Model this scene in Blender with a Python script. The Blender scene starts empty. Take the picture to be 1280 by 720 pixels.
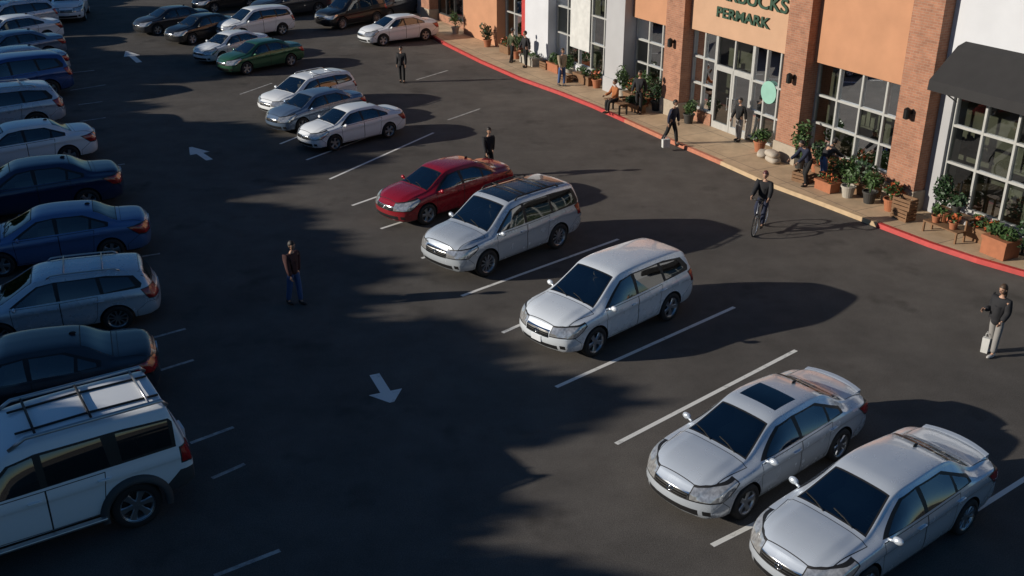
import bpy, bmesh, math, random
from bisect import bisect_right
from mathutils import Vector, Matrix
random.seed(7)
SC = bpy.context.scene
C = SC.collection
R_ = math.radians
H = 10.8
PIT = R_(24.5); FPX = 1280.0
sp, cp = math.sin(PIT), math.cos(PIT)
def G(u, v, z=0.0):
    a = (u-640)/FPX; b = (v-360)/FPX
    t = (H-z)/(sp+b*cp)
    return Vector((a*t, (cp-b*sp)*t, z))

# ------------------------------------------------------------------ materials
def mk(name):
    m = bpy.data.materials.new(name); m.use_nodes = True
    nt = m.node_tree
    return m, nt, nt.nodes, nt.links, nt.nodes['Principled BSDF']
def simple(name, col, rough=0.6, metal=0.0, coat=0.0, var=0.15, scale=6.0, bump=0.0, bscale=60.0, spec=0.5):
    m, nt, N, Lk, B = mk(name)
    B.inputs['Roughness'].default_value = rough
    B.inputs['Metallic'].default_value = metal
    B.inputs['Coat Weight'].default_value = coat
    B.inputs['Coat Roughness'].default_value = 0.04
    B.inputs['Specular IOR Level'].default_value = spec
    tc = N.new('ShaderNodeTexCoord')
    nz = N.new('ShaderNodeTexNoise'); nz.inputs['Scale'].default_value = scale; nz.inputs['Detail'].default_value = 6
    Lk.new(tc.outputs['Object'], nz.inputs['Vector'])
    mx = N.new('ShaderNodeMix'); mx.data_type = 'RGBA'
    c = list(col)+[1]
    mx.inputs['A'].default_value = [x*(1-var) for x in c[:3]]+[1]
    mx.inputs['B'].default_value = [min(1, x*(1+var)) for x in c[:3]]+[1]
    Lk.new(nz.outputs['Fac'], mx.inputs['Factor'])
    Lk.new(mx.outputs['Result'], B.inputs['Base Color'])
    if bump:
        n2 = N.new('ShaderNodeTexNoise'); n2.inputs['Scale'].default_value = bscale; n2.inputs['Detail'].default_value = 4
        Lk.new(tc.outputs['Object'], n2.inputs['Vector'])
        bp = N.new('ShaderNodeBump'); bp.inputs['Strength'].default_value = bump; bp.inputs['Distance'].default_value = 0.02
        Lk.new(n2.outputs['Fac'], bp.inputs['Height']); Lk.new(bp.outputs['Normal'], B.inputs['Normal'])
    return m
def paint(name, col, metal=0.0, rough=0.35):
    m, nt, N, Lk, B = mk(name)
    B.inputs['Metallic'].default_value = metal
    B.inputs['Coat Weight'].default_value = .9
    B.inputs['Coat Roughness'].default_value = 0.03
    tc = N.new('ShaderNodeTexCoord')
    nz = N.new('ShaderNodeTexNoise'); nz.inputs['Scale'].default_value = 3.0; nz.inputs['Detail'].default_value = 8
    Lk.new(tc.outputs['Object'], nz.inputs['Vector'])
    mr = N.new('ShaderNodeMapRange'); mr.inputs['To Min'].default_value = rough-0.06; mr.inputs['To Max'].default_value = rough+0.1
    Lk.new(nz.outputs['Fac'], mr.inputs['Value']); Lk.new(mr.outputs['Result'], B.inputs['Roughness'])
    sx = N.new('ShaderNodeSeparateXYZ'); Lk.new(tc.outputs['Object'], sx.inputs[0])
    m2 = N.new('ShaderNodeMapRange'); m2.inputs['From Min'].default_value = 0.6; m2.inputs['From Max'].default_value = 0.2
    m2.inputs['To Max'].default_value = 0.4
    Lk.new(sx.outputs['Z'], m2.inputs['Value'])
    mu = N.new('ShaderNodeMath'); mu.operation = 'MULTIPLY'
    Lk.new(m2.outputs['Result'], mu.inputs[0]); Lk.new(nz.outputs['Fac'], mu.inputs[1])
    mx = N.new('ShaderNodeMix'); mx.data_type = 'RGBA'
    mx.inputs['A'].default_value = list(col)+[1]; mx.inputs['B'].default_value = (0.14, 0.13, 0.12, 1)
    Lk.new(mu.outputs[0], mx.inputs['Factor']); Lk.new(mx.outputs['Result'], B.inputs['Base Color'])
    return m
def glassmat(name, tint, base=0.06):
    m = bpy.data.materials.new(name); m.use_nodes = True
    nt = m.node_tree; N = nt.nodes; Lk = nt.links
    for n in list(N): N.remove(n)
    out = N.new('ShaderNodeOutputMaterial')
    tr = N.new('ShaderNodeBsdfTransparent'); tr.inputs[0].default_value = list(tint)+[1]
    gl = N.new('ShaderNodeBsdfGlossy'); gl.inputs['Roughness'].default_value = 0.02
    gl.inputs[0].default_value = (.92, .96, 1, 1)
    fr = N.new('ShaderNodeFresnel'); fr.inputs[0].default_value = 1.5
    ad = N.new('ShaderNodeMath'); ad.operation = 'ADD'; ad.use_clamp = True; ad.inputs[1].default_value = base
    Lk.new(fr.outputs[0], ad.inputs[0])
    mx = N.new('ShaderNodeMixShader')
    Lk.new(ad.outputs[0], mx.inputs[0]); Lk.new(tr.outputs[0], mx.inputs[1]); Lk.new(gl.outputs[0], mx.inputs[2])
    Lk.new(mx.outputs[0], out.inputs[0])
    return m

M = {}
M['black'] = simple('black plastic', (.012, .012, .013), .5)
M['well'] = simple('wheel well', (.006, .006, .006), .9)
M['rubber'] = simple('tyre rubber', (.018, .018, .019), .8, bump=.1)
M['alloy'] = simple('alloy', (.5, .51, .53), .3, metal=.9)
M['chrome'] = simple('chrome', (.75, .76, .78), .12, metal=1)
M['disc'] = simple('brake dark', (.05, .05, .055), .5, metal=.6)
M['glass'] = glassmat('car glass', (.46, .50, .50), .14)
M['privacy'] = glassmat('privacy glass', (.06, .07, .07), .12)
M['lens'] = simple('lamp lens', (.62, .65, .70), .10, metal=.6, coat=1, var=.8, scale=16)
M['red_lens'] = simple('tail lens', (.35, .012, .012), .15, coat=1, var=.4, scale=14)
M['interior'] = simple('interior', (.05, .047, .043), .85)
M['seat'] = simple('seat cloth', (.28, .235, .16), .9)
M['plate'] = simple('plate', (.62, .64, .68), .4)
M['liner'] = simple('headliner', (.13, .12, .11), .9)
m, nt, N, Lk, B = mk('grille bars')
tc = N.new('ShaderNodeTexCoord'); sx = N.new('ShaderNodeSeparateXYZ'); Lk.new(tc.outputs['Object'], sx.inputs[0])
mu = N.new('ShaderNodeMath'); mu.operation = 'MULTIPLY'; mu.inputs[1].default_value = 20; Lk.new(sx.outputs['Z'], mu.inputs[0])
fr = N.new('ShaderNodeMath'); fr.operation = 'FRACT'; Lk.new(mu.outputs[0], fr.inputs[0])
gt = N.new('ShaderNodeMath'); gt.operation = 'GREATER_THAN'; gt.inputs[1].default_value = .75; Lk.new(fr.outputs[0], gt.inputs[0])
mx = N.new('ShaderNodeMix'); mx.data_type = 'RGBA'; mx.inputs['A'].default_value = (.01, .01, .01, 1); mx.inputs['B'].default_value = (.4, .41, .42, 1)
Lk.new(gt.outputs[0], mx.inputs['Factor']); Lk.new(mx.outputs['Result'], B.inputs['Base Color'])
Lk.new(gt.outputs[0], B.inputs['Metallic']); B.inputs['Roughness'].default_value = .3
M['grille'] = m

PAINT = dict(
    silver=paint('paint silver', (.63, .69, .77), .42, .24),
    silver2=paint('paint cool silver', (.54, .60, .68), .35, .26),
    champagne=paint('paint champagne', (.60, .65, .71), .4, .24),
    white=paint('paint white', (.80, .83, .86), 0, .33),
    pearl=paint('paint pearl', (.74, .79, .85), .22, .26),
    red=paint('paint red', (.28, .006, .016), .15, .26),
    navy=paint('paint navy', (.014, .028, .085), .3, .3),
    blue=paint('paint blue', (.03, .08, .25), .4, .3),
    slate=paint('paint slate blue', (.09, .17, .36), .35, .3),
    charcoal=paint('paint charcoal', (.035, .042, .054), .4, .3),
    black=paint('paint black', (.008, .009, .011), .1, .28),
    green=paint('paint green', (.03, .12, .06), .4, .32),
    steel=paint('paint steel', (.16, .23, .34), .5, .3),
)
M['darkroof'] = paint('paint dark blue roof', (.012, .018, .032), .2, .25)

# ------------------------------------------------------------------ helpers
def setp(o, label=None, cat=None, group=None, kind=None):
    if label: o['label'] = label
    if cat: o['category'] = cat
    if group: o['group'] = group
    if kind: o['kind'] = kind
    return o
def empty(name, loc, rz=0, label=None, cat=None, group=None):
    o = bpy.data.objects.new(name, None); C.objects.link(o)
    o.empty_display_size = .3
    o.location = loc; o.rotation_euler = (0, 0, rz)
    return setp(o, label, cat, group)
def link(name, me, parent=None):
    o = bpy.data.objects.new(name, me); C.objects.link(o)
    if parent: o.parent = parent
    return o
class MB:
    def __init__(s): s.bm = bmesh.new()
    def box(s, x0, x1, y0, y1, z0, z1, mi=0):
        v = [s.bm.verts.new(p) for p in ((x0,y0,z0),(x1,y0,z0),(x1,y1,z0),(x0,y1,z0),(x0,y0,z1),(x1,y0,z1),(x1,y1,z1),(x0,y1,z1))]
        for q in ((0,3,2,1),(4,5,6,7),(0,1,5,4),(1,2,6,5),(2,3,7,6),(3,0,4,7)):
            f = s.bm.faces.new([v[i] for i in q]); f.material_index = mi
        return s
    def poly(s, pts, mi=0):
        f = s.bm.faces.new([s.bm.verts.new(p) for p in pts]); f.material_index = mi
        return s
    def tube(s, pts, rad, n=8, mi=0, cap=True):
        pts = [Vector(p) for p in pts]
        if not isinstance(rad, (list, tuple)): rad = [rad]*len(pts)
        rings = []
        for i, p in enumerate(pts):
            d = (pts[min(i+1, len(pts)-1)]-pts[max(i-1, 0)]).normalized()
            a = Vector((0,0,1)) if abs(d.z) < .9 else Vector((1,0,0))
            x = d.cross(a).normalized(); y = x.cross(d)
            rings.append([s.bm.verts.new(p+(x*math.cos(k*2*math.pi/n)+y*math.sin(k*2*math.pi/n))*rad[i]) for k in range(n)])
        for a, b in zip(rings, rings[1:]):
            for k in range(n):
                f = s.bm.faces.new((a[k], a[(k+1)%n], b[(k+1)%n], b[k])); f.material_index = mi
        if cap:
            f = s.bm.faces.new(rings[0][::-1]); f.material_index = mi
            f = s.bm.faces.new(rings[-1]); f.material_index = mi
        return s
    def ell(s, c, r, mi=0, seg=12, rings=8, fn=None):
        res = bmesh.ops.create_uvsphere(s.bm, u_segments=seg, v_segments=rings, radius=1)
        fs = set()
        for v in res['verts']:
            p = v.co.copy()
            if fn: p = fn(p)
            v.co = Vector((c[0]+p.x*r[0], c[1]+p.y*r[1], c[2]+p.z*r[2]))
            fs.update(v.link_faces)
        for f in fs: f.material_index = mi
        return s
    def lathe(s, prof, n=24, axis='z', off=(0,0,0), mi=0, close=False):
        rings = []
        for r, h in prof:
            ring = []
            for k in range(n):
                a = k*2*math.pi/n
                p = (r*math.cos(a), r*math.sin(a), h) if axis == 'z' else (r*math.cos(a), h, r*math.sin(a))
                ring.append(s.bm.verts.new(Vector(p)+Vector(off)))
            rings.append(ring)
        pr = list(zip(rings, rings[1:]))
        if close: pr.append((rings[-1], rings[0]))
        for a, b in pr:
            for k in range(n):
                f = s.bm.faces.new((a[k], a[(k+1)%n], b[(k+1)%n], b[k])); f.material_index = mi
        return s
    def mesh(s, name, mats, smooth=False, bevel=0, recalc=True):
        if bevel:
            bmesh.ops.bevel(s.bm, geom=list(s.bm.edges), offset=bevel, segments=2, affect='EDGES', profile=.5)
        if recalc: bmesh.ops.recalc_face_normals(s.bm, faces=list(s.bm.faces))
        me = bpy.data.meshes.new(name)
        s.bm.to_mesh(me); s.bm.free()
        for mm in (mats if isinstance(mats, (list, tuple)) else [mats]): me.materials.append(mm)
        if smooth:
            for p in me.polygons: p.use_smooth = True
        return me
    def build(s, name, mats, parent=None, **k):
        return link(name, s.mesh(name, mats, **k), parent)
def pchip(tab):
    xs = [t[0] for t in tab]; ys = [t[1] for t in tab]; n = len(xs)
    h = [xs[i+1]-xs[i] for i in range(n-1)]; d = [(ys[i+1]-ys[i])/h[i] for i in range(n-1)]
    m = [0]*n; m[0] = d[0]; m[-1] = d[-1]
    for i in range(1, n-1):
        if d[i-1]*d[i] > 0:
            w1 = 2*h[i]+h[i-1]; w2 = h[i]+2*h[i-1]
            m[i] = (w1+w2)/(w1/d[i-1]+w2/d[i])
    def f(x):
        if x <= xs[0]: return ys[0]
        if x >= xs[-1]: return ys[-1]
        i = bisect_right(xs, x)-1; t = (x-xs[i])/h[i]
        return ((1+2*t)*(1-t)**2*ys[i] + t*(1-t)**2*h[i]*m[i] + t*t*(3-2*t)*ys[i+1] + t*t*(t-1)*h[i]*m[i+1])
    return f
def bake(ob):
    dg = bpy.context.evaluated_depsgraph_get(); dg.update()
    me = bpy.data.meshes.new_from_object(ob.evaluated_get(dg))
    return me
def kill(ob):
    me = ob.data; bpy.data.objects.remove(ob)
    if me and me.users == 0: bpy.data.meshes.remove(me)

# ------------------------------------------------------------------ car builder
def carve(bm, lay, faces, planes, nid):
    faces = [f for f in faces if f.is_valid]
    for co, no in planes:
        if not faces: return []
        co = Vector(co); no = Vector(no)
        ed = set(); ve = set()
        for f in faces: ed.update(f.edges); ve.update(f.verts)
        r = bmesh.ops.bisect_plane(bm, geom=list(faces)+list(ed)+list(ve), dist=1e-5, plane_co=co, plane_no=no)
        faces = [f for f in r['geom'] if isinstance(f, bmesh.types.BMFace) and f.is_valid and (f.calc_center_median()-co).dot(no) > 0]
    for f in faces: f[lay] = nid
    return faces
def side_planes(poly, inset=0.0):
    cx = sum(p[0] for p in poly)/len(poly); cz = sum(p[1] for p in poly)/len(poly)
    out = []
    for i in range(len(poly)):
        p = poly[i]; q = poly[(i+1)%len(poly)]
        n = Vector((-(q[1]-p[1]), 0, q[0]-p[0])).normalized()
        if n.x*(cx-p[0])+n.z*(cz-p[1]) < 0: n = -n
        out.append((Vector((p[0], 0, p[1]))+n*inset, n))
    return out
def line_y(p, q, sgn, inset=0.0):
    n = Vector((-(q[1]-p[1]), q[0]-p[0], 0)).normalized()
    if n.y > 0: n = -n
    co = Vector((p[0], p[1], 0))+n*inset
    if sgn < 0: n = Vector((n.x, -n.y, 0)); co = Vector((co.x, -co.y, 0))
    return (co, n)
WHEELS = {}
def wheel_mesh(R, style):
    k = (R, style)
    if k in WHEELS: return WHEELS[k]
    t = MB(); wd = .11
    t.lathe([(R*.66, -wd*.9), (R*.8, -wd), (R*.93, -wd*.95), (R*.985, -wd*.75), (R, -wd*.4), (R, wd*.4), (R*.985, wd*.75), (R*.93, wd*.95), (R*.8, wd), (R*.66, wd*.9)], 36, 'y', close=True)
    tyre = t.mesh('tyre', [M['rubber']], smooth=True)
    r = MB()
    r.lathe([(R*.67, -wd*.8), (R*.60, -wd*.7), (R*.60, wd*.55), (R*.64, wd*.8), (R*.69, wd*.94), (R*.67, wd*.7)], 36, 'y', mi=0)
    r.lathe([(R*.60, wd*.05), (.001, wd*.05)], 24, 'y', mi=1)
    r.lathe([(.001, wd*.75), (R*.13, wd*.72), (R*.15, wd*.5)], 16, 'y', mi=0)
    ns = {'five': 5, 'ten': 10, 'six': 6}[style]; w0 = {'five': .17, 'ten': .07, 'six': .15}[style]
    for i in range(ns):
        a = 2*math.pi*i/ns; ca, sa = math.cos(a), math.sin(a)
        def P(rr, ww, y): return (rr*ca-ww*sa, y, rr*sa+ww*ca)
        ins = [(R*.08, R*w0*.8, wd*.72), (R*.35, R*w0*.75, wd*.74), (R*.63, R*w0*1.1, wd*.80)]
        v = []
        for rr, ww, y in ins:
            v.append([r.bm.verts.new(P(rr, -ww, y-.02)), r.bm.verts.new(P(rr, -ww*.7, y)), r.bm.verts.new(P(rr, ww*.7, y)), r.bm.verts.new(P(rr, ww, y-.02))])
        for A, Bq in zip(v, v[1:]):
            for j in range(3): r.bm.faces.new((A[j], A[j+1], Bq[j+1], Bq[j]))
    rim = r.mesh('rim', [M['alloy'], M['disc']], smooth=False)
    WHEELS[k] = (tyre, rim)
    return WHEELS[k]
def sstep(a, b, x):
    t = max(0, min(1, (x-a)/(b-a))); return t*t*(3-2*t)

def build_kit(S):
    L2 = S['L']/2; W = S['W']
    fz = {k: pchip(S[k]) for k in ('zt', 'zs', 'wt', 'w', 'zb')}
    segn = [2, 2, 3, 3, 2, 3, 6, 4, 5, 4]
    hx = S['hood'][0]
    def section(x):
        w, zs, zt, wt, zb = (fz[k](x) for k in ('w', 'zs', 'zt', 'wt', 'zb'))
        gh = max(zt-zs, .03); e = min(.06, gh*.4); cr = S['crown']
        P = [(0, zb), (w*.80, zb), (w*.94, zb+.06), (w*.985, zb+(zs-zb)*.42), (w*.978, zs-.20), (w, zs-.145), (w*.965, zs), (wt, zt-e), (wt*.92, zt-e*.15), (wt*.5, zt+cr*.75), (0, zt+cr)]
        t = [0]
        for i in range(1, len(P)): t.append(t[-1]+max(1e-3, math.hypot(P[i][0]-P[i-1][0], P[i][1]-P[i-1][1])))
        fy = pchip([(a, p[0]) for a, p in zip(t, P)]); fzz = pchip([(a, p[1]) for a, p in zip(t, P)])
        out = []
        for i, n in enumerate(segn):
            for k in range(n):
                tt = t[i]+(t[i+1]-t[i])*k/n
                out.append((fy(tt), fzz(tt)))
        out.append(P[-1])
        hb = sstep(hx-.1, hx+.15, x)*.022
        if hb:
            i0 = sum(segn[:7])
            out = [(y, z+(hb*(1-sstep(.50*W, .60*W, y)) if i > i0 else 0)) for i, (y, z) in enumerate(out)]
        return out
    n1 = 70
    xs = [-L2+S['L']*i/(n1-1) for i in range(n1)]
    bm = bmesh.new()
    rings = []
    def ring(x, sec):
        half = [bm.verts.new((x, y, z)) for y, z in sec]
        oth = [bm.verts.new((x, -y, z)) for y, z in sec[1:-1]]
        return half+oth[::-1]
    secs = [(x, section(x)) for x in xs]
    def caps(x, sec, sg):
        zc = .5*(sec[0][1]+sec[-1][1])*S.get('capc', 1.0)
        return [(x+sg*dx, [(y*f, zc+(z-zc)*f) for y, z in sec]) for f, dx in ((.965, .018), (.9, .032), (.78, .042), (.6, .048), (.4, .052), (.2, .054))]
    allsec = caps(xs[0], secs[0][1], -1)[::-1]+secs+caps(xs[-1], secs[-1][1], 1)
    rings = [ring(x, s) for x, s in allsec]
    m_ = len(rings[0])
    for a, b in zip(rings, rings[1:]):
        for k in range(m_): bm.faces.new((a[k], a[(k+1)%m_], b[(k+1)%m_], b[k]))
    for rg in (rings[0], rings[-1]):
        c = sum((v.co for v in rg), Vector())/m_
        cv = bm.verts.new(c)
        for k in range(m_): bm.faces.new((rg[k], rg[(k+1)%m_], cv))
    xa = L2-S['fl']; xb = -L2+S['rl']
    for v in bm.verts:
        x, y, z = v.co
        if x > xa:
            t = (x-xa)/S['fl']; t2 = t*t
            x -= t2*(S['bowf']*(abs(y)/W)**2.4 + S['lean']*max(0, (z-S['nose'])/.4)**2 + .07*max(0, (S['nose']-.15-z)/.25)**2)
        elif x < xb:
            t = (xb-x)/S['rl']; t2 = t*t
            x += t2*(S['bowr']*(abs(y)/W)**2.4 + S.get('rlean', .03)*max(0, (z-.75)/.4)**2 + .06*max(0, (.45-z)/.25)**2)
        v.co.x = x
    bmesh.ops.recalc_face_normals(bm, faces=list(bm.faces))
    me = bpy.data.meshes.new('tmp'); bm.to_mesh(me); bm.free()
    ob = link('tmp_body', me)
    R = S['R']; Rw = R+.055
    cm = MB()
    for xw in (S['xf'], S['xr']):
        for sg in (1, -1):
            n = 44; y0, y1 = (.42, 1.4) if sg > 0 else (-1.4, -.42)
            a = [cm.bm.verts.new((xw+Rw*math.cos(k*2*math.pi/n), y0, R+Rw*math.sin(k*2*math.pi/n))) for k in range(n)]
            b = [cm.bm.verts.new((xw+Rw*math.cos(k*2*math.pi/n), y1, R+Rw*math.sin(k*2*math.pi/n))) for k in range(n)]
            for k in range(n): cm.bm.faces.new((a[k], a[(k+1)%n], b[(k+1)%n], b[k]))
            cm.bm.faces.new(a); cm.bm.faces.new(b)
    co = cm.build('tmp_cut', [M['well']])
    md = ob.modifiers.new('b', 'BOOLEAN'); md.object = co; md.operation = 'DIFFERENCE'; md.solver = 'EXACT'
    me2 = bake(ob); kill(ob); kill(co)
    bm = bmesh.new(); bm.from_mesh(me2); bpy.data.meshes.remove(me2)
    lay = bm.faces.layers.int.new('part')
    bm.normal_update()
    for f in bm.faces:
        c = f.calc_center_median(); f[lay] = 0; f.smooth = True
        for xw in (S['xf'], S['xr']):
            d = math.hypot(c.x-xw, c.z-R)
            if d < Rw+.004 and (abs(f.normal.y) < .6 or abs(c.y) < .5): f[lay] = 2
        if f[lay] == 0 and f.normal.z < -.75: f[lay] = 2
    names = {}
    nid = [10]
    def new(name, mats, par=None):
        nid[0] += 1; names[nid[0]] = (name, mats, par); return nid[0]
    def cand(fn, ids=None):
        out = []
        for f in bm.faces:
            if f[lay] == 2 or (ids is not None and f[lay] not in ids): continue
            if fn(f.calc_center_median(), f.normal): out.append(f)
        return out
    Xp = lambda v: ((v, 0, 0), (1, 0, 0)); Xm = lambda v: ((v, 0, 0), (-1, 0, 0))
    Zp = lambda v: ((0, 0, v), (0, 0, 1)); Zm = lambda v: ((0, 0, v), (0, 0, -1))
    Yp = lambda v: ((0, v, 0), (0, 1, 0)); Ym = lambda v: ((0, v, 0), (0, -1, 0))
    for key, nm, sg in (('bumper_f', 'front_bumper', 1), ('bumper_r', 'rear_bumper', -1)):
        pl = S[key]
        fn = (lambda c, n: c.x > S['xf']+.2) if sg > 0 else (lambda c, n: c.x < S['xr']-.2)
        carve(bm, lay, cand(fn), side_planes(pl, -.010), 1)
        i = new(nm, ['bumperpaint' if S.get('blackbumper') and sg < 0 else 'paint'])
        carve(bm, lay, cand(fn, (0, 1)), side_planes(pl), i)
    h0, h1, hy0, hy1 = S['hood']
    for ins, i in ((-.014, 1), (0, new('hood', ['paint']))):
        carve(bm, lay, cand(lambda c, n: n.z > .35 and c.x > h0-.2, (0, 1)), [Xp(h0+ins), Xm(h1-ins), line_y((h0, hy0), (h1, hy1), 1, ins), line_y((h0, hy0), (h1, hy1), -1, ins)], i)
    if S.get('boot'):
        b0, b1, by = S['boot']
        for ins, i in ((-.012, 1), (0, new('boot_lid', ['paint']))):
            carve(bm, lay, cand(lambda c, n: c.x < b1+.1 and (n.z > .2 or n.x < -.5) and c.z > .72, (0, 1)), [Xm(b1-ins), Ym(by-ins), Yp(-by+ins), Zp(.74+ins)], i)
    if S.get('gate'):
        gz, gx, gy = S['gate']
        for ins, i in ((-.012, 1), (0, new('tailgate', ['paint']))):
            carve(bm, lay, cand(lambda c, n: c.x < gx+.1 and n.x < -.25, (0, 1)), [Xm(gx-ins), Ym(gy-ins), Yp(-gy+ins), Zp(gz+ins)], i)
    trim = new('window_trim', ['black'])
    for sg in (1, -1):
        sidef = lambda c, n: c.y*sg > .35 and n.y*sg > .3
        for pl in S['doors']:
            i = new('door', ['paint'])
            carve(bm, lay, cand(sidef, (0, 1)), side_planes(pl, -.013), 1)
            carve(bm, lay, cand(sidef, (0, 1)), side_planes(pl), i)
        carve(bm, lay, cand(lambda c, n: c.y*sg > .3 and n.y*sg > .25 and c.z > .9), side_planes(S['dlo']), trim)
        for q, pl in enumerate(S['windows']):
            i = new('side_window', ['privacy' if (S.get('tint') and q > 0) else 'glass'])
            carve(bm, lay, cand(lambda c, n: c.y*sg > .3 and c.z > .9, (trim,)), side_planes(pl), i)
        for key, nm, mt, ym in (('head', 'headlight', 'lens', S['heady']), ('tail', 'taillight', 'red_lens', S['taily'])):
            ok = (lambda c, n: c.x > S['xf']-.1 and c.y*sg > 0) if key == 'head' else (lambda c, n: c.x < S['xr'] and c.y*sg > 0)
            yc = ((0, ym*sg, 0), (0, sg, 0))
            yc2 = ((0, (ym-.02)*sg, 0), (0, sg, 0))
            carve(bm, lay, cand(ok), side_planes(S[key], -.024)+[yc2], 1)
            carve(bm, lay, cand(ok), side_planes(S[key])+[yc], new(nm, [mt]))
        if S.get('fog'):
            fz0, fz1, fy0, fy1 = S['fog']
            carve(bm, lay, cand(lambda c, n: c.x > S['xf']+.3 and n.x > .2 and c.y*sg > 0), [Zp(fz0), Zm(fz1), ((0, fy0*sg, 0), (0, sg, 0)), ((0, fy1*sg, 0), (0, -sg, 0))], 1)
    x0, x1, y0, y1 = S['ws']
    for ins, i in ((0, trim), (.03, new('windscreen', ['glass']))):
        carve(bm, lay, cand(lambda c, n: n.x > .15 and n.z > .2 and x0-.3 < c.x < x1+.3 and c.z > .9), [Xp(x0+ins), Xm(x1-ins), line_y((x0, y0), (x1, y1), 1, ins), line_y((x0, y0), (x1, y1), -1, ins)], i)
    if S.get('rw'):
        x0, x1, y0, y1 = S['rw']
        for ins, i in ((0, trim), (.02, new('rear_window', ['privacy']))):
            carve(bm, lay, cand(lambda c, n: n.x < -.1 and n.z > .2 and x0-.2 < c.x < x1+.2 and c.z > .95), [Xp(x0+ins), Xm(x1-ins), line_y((x0, y0), (x1, y1), 1, ins), line_y((x0, y0), (x1, y1), -1, ins)], i)
    else:
        z0, z1, yy = S['rwz']
        for ins, i in ((0, trim), (.025, new('rear_window', ['privacy' if S.get('tint') else 'glass']))):
            carve(bm, lay, cand(lambda c, n: n.x < -.3 and c.x < -L2+.6 and c.z > .95), [Zp(z0+ins), Zm(z1-ins), Ym(yy-ins), Yp(-yy+ins)], i)
    z0, z1, yy = S['grille']
    fr = lambda c, n: n.x > .25 and c.x > L2-.5
    ch = new('grille_surround', ['chrome'])
    carve(bm, lay, cand(fr), [Zp(z0), Zm(z1), Ym(yy), Yp(-yy)], ch)
    carve(bm, lay, cand(fr, (ch,)), [Zp(z0+.02), Zm(z1-.025), Ym(yy-.025), Yp(-yy+.025)], new('grille', ['grille']))
    z0, z1, yy = S['intake']
    carve(bm, lay, cand(fr), [Zp(z0), Zm(z1), Ym(yy), Yp(-yy)], new('air_intake', ['black']))
    if S.get('sunroof'):
        a, b, yy = S['sunroof']
        carve(bm, lay, cand(lambda c, n: n.z > .8 and c.z > 1.2), [Xp(a), Xm(b), Ym(yy), Yp(-yy)], new(S.get('roofname', 'sunroof'), [S.get('roofmat', 'privacy')]))
    bm.normal_update()
    vn = {}
    for f in bm.faces:
        g = 1 if f[lay] == 2 else 0
        a = f.calc_area()
        for v in f.verts:
            vn[(v, g)] = vn.get((v, g), Vector())+f.normal*a
    groups = {}
    for f in bm.faces: groups.setdefault(0 if f[lay] in (0, 1, 2) else f[lay], []).append(f)
    parts = []
    for gid, fs in groups.items():
        nb = bmesh.new(); mp = {}; nrm = []
        shell = gid == 0 or names[gid][0] in ('hood', 'door', 'boot_lid', 'tailgate')
        def gv(v, g, inner):
            k = (v, g, inner)
            if k not in mp:
                n = vn[(v, g)].normalized()
                mp[k] = nb.verts.new(v.co-n*.02 if inner else v.co); nrm.append((-n if inner else n))
            return mp[k]
        for f in fs:
            g = 1 if f[lay] == 2 else 0
            try:
                nf = nb.faces.new([gv(v, g, 0) for v in f.verts]); nf.material_index = {1: 1, 2: 2}.get(f[lay], 0) if gid == 0 else 0; nf.smooth = True
                if shell and g == 0:
                    nf = nb.faces.new([gv(v, g, 1) for v in reversed(f.verts)]); nf.material_index = 3 if gid == 0 else 1; nf.smooth = True
            except ValueError: pass
        if gid == 0: nm, mats = 'body', ['paint', 'black', 'well', 'liner']
        else:
            nm, mats = names[gid][0], list(names[gid][1])
            if shell: mats.append('liner')
        pm = bpy.data.meshes.new(nm); nb.to_mesh(pm); nb.free()
        pm.normals_split_custom_set_from_vertices([tuple(n) for n in nrm])
        parts.append((nm, pm, mats))
    bm.free()
    def add(nm, mb, mats, **k):
        parts.append((nm, mb.mesh(nm, [M.get(x, None) or PAINT['silver'] for x in mats], **k), mats))
    mx_, mz_ = S['mirror']
    for sg in (1, -1):
        b = MB(); yy = fz['w'](mx_)+.03
        b.ell((mx_, yy*sg+.05*sg, mz_-.02), (.06, .095, .065), fn=lambda p: Vector((max(p.x, -.35), p.y, p.z)))
        b.tube([(mx_+.03, (yy-.13)*sg, mz_-.07), (mx_+.01, (yy+.02)*sg, mz_-.04)], .026, 6)
        add('wing_mirror', b, ['paint'], smooth=True)
    for sg in (1, -1):
        for hx_, hz in S['handles']:
            b = MB(); yy = fz['w'](hx_)
            b.box(hx_-.1, hx_+.1, yy*sg-.015, yy*sg+.03, hz-.016, hz+.016)
            add('door_handle', b, ['paint'], smooth=True, bevel=.006)
    x1 = S['ws'][1]; zc = fz['zt']
    for yy in (.42, -.12):
        b = MB()
        pts = [(x1+.02, yy, zc(x1+.02)+S['crown']+.012), (x1-.06, yy-.22, zc(x1-.06)+S['crown']+.02), (x1-.12, yy-.45, zc(x1-.12)+S['crown']*.7+.02)]
        b.tube(pts, .011, 5); add('wiper', b, ['black'])
    if S.get('fplate'):
        b = MB(); px = L2+.055
        b.box(px-.03, px+.008, -.155, .155, S['fplate']-.075, S['fplate']+.075); add('number_plate', b, ['plate'])
    b = MB(); px = -L2-.055+S.get('rplx', 0)
    b.box(px-.012, px+.05, -.155, .155, S['rplate']-.075, S['rplate']+.075); add('number_plate', b, ['plate'])
    b = MB(); b.lathe([(.05, -.008), (.065, -.008), (.065, .008), (.05, .008)], 20, 'z', close=True)
    ez = (S['grille'][0]+S['grille'][1])/2+.005
    for v in b.bm.verts: v.co = Vector((L2+.05+v.co.z, v.co.y*1.2, ez+v.co.x*.75))
    b.tube([(L2+.05, 0, ez-.05), (L2+.05, 0, ez+.05)], .009, 6)
    add('emblem', b, ['chrome'], smooth=True)
    cab0, cab1, hz = S['cabin']
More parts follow.
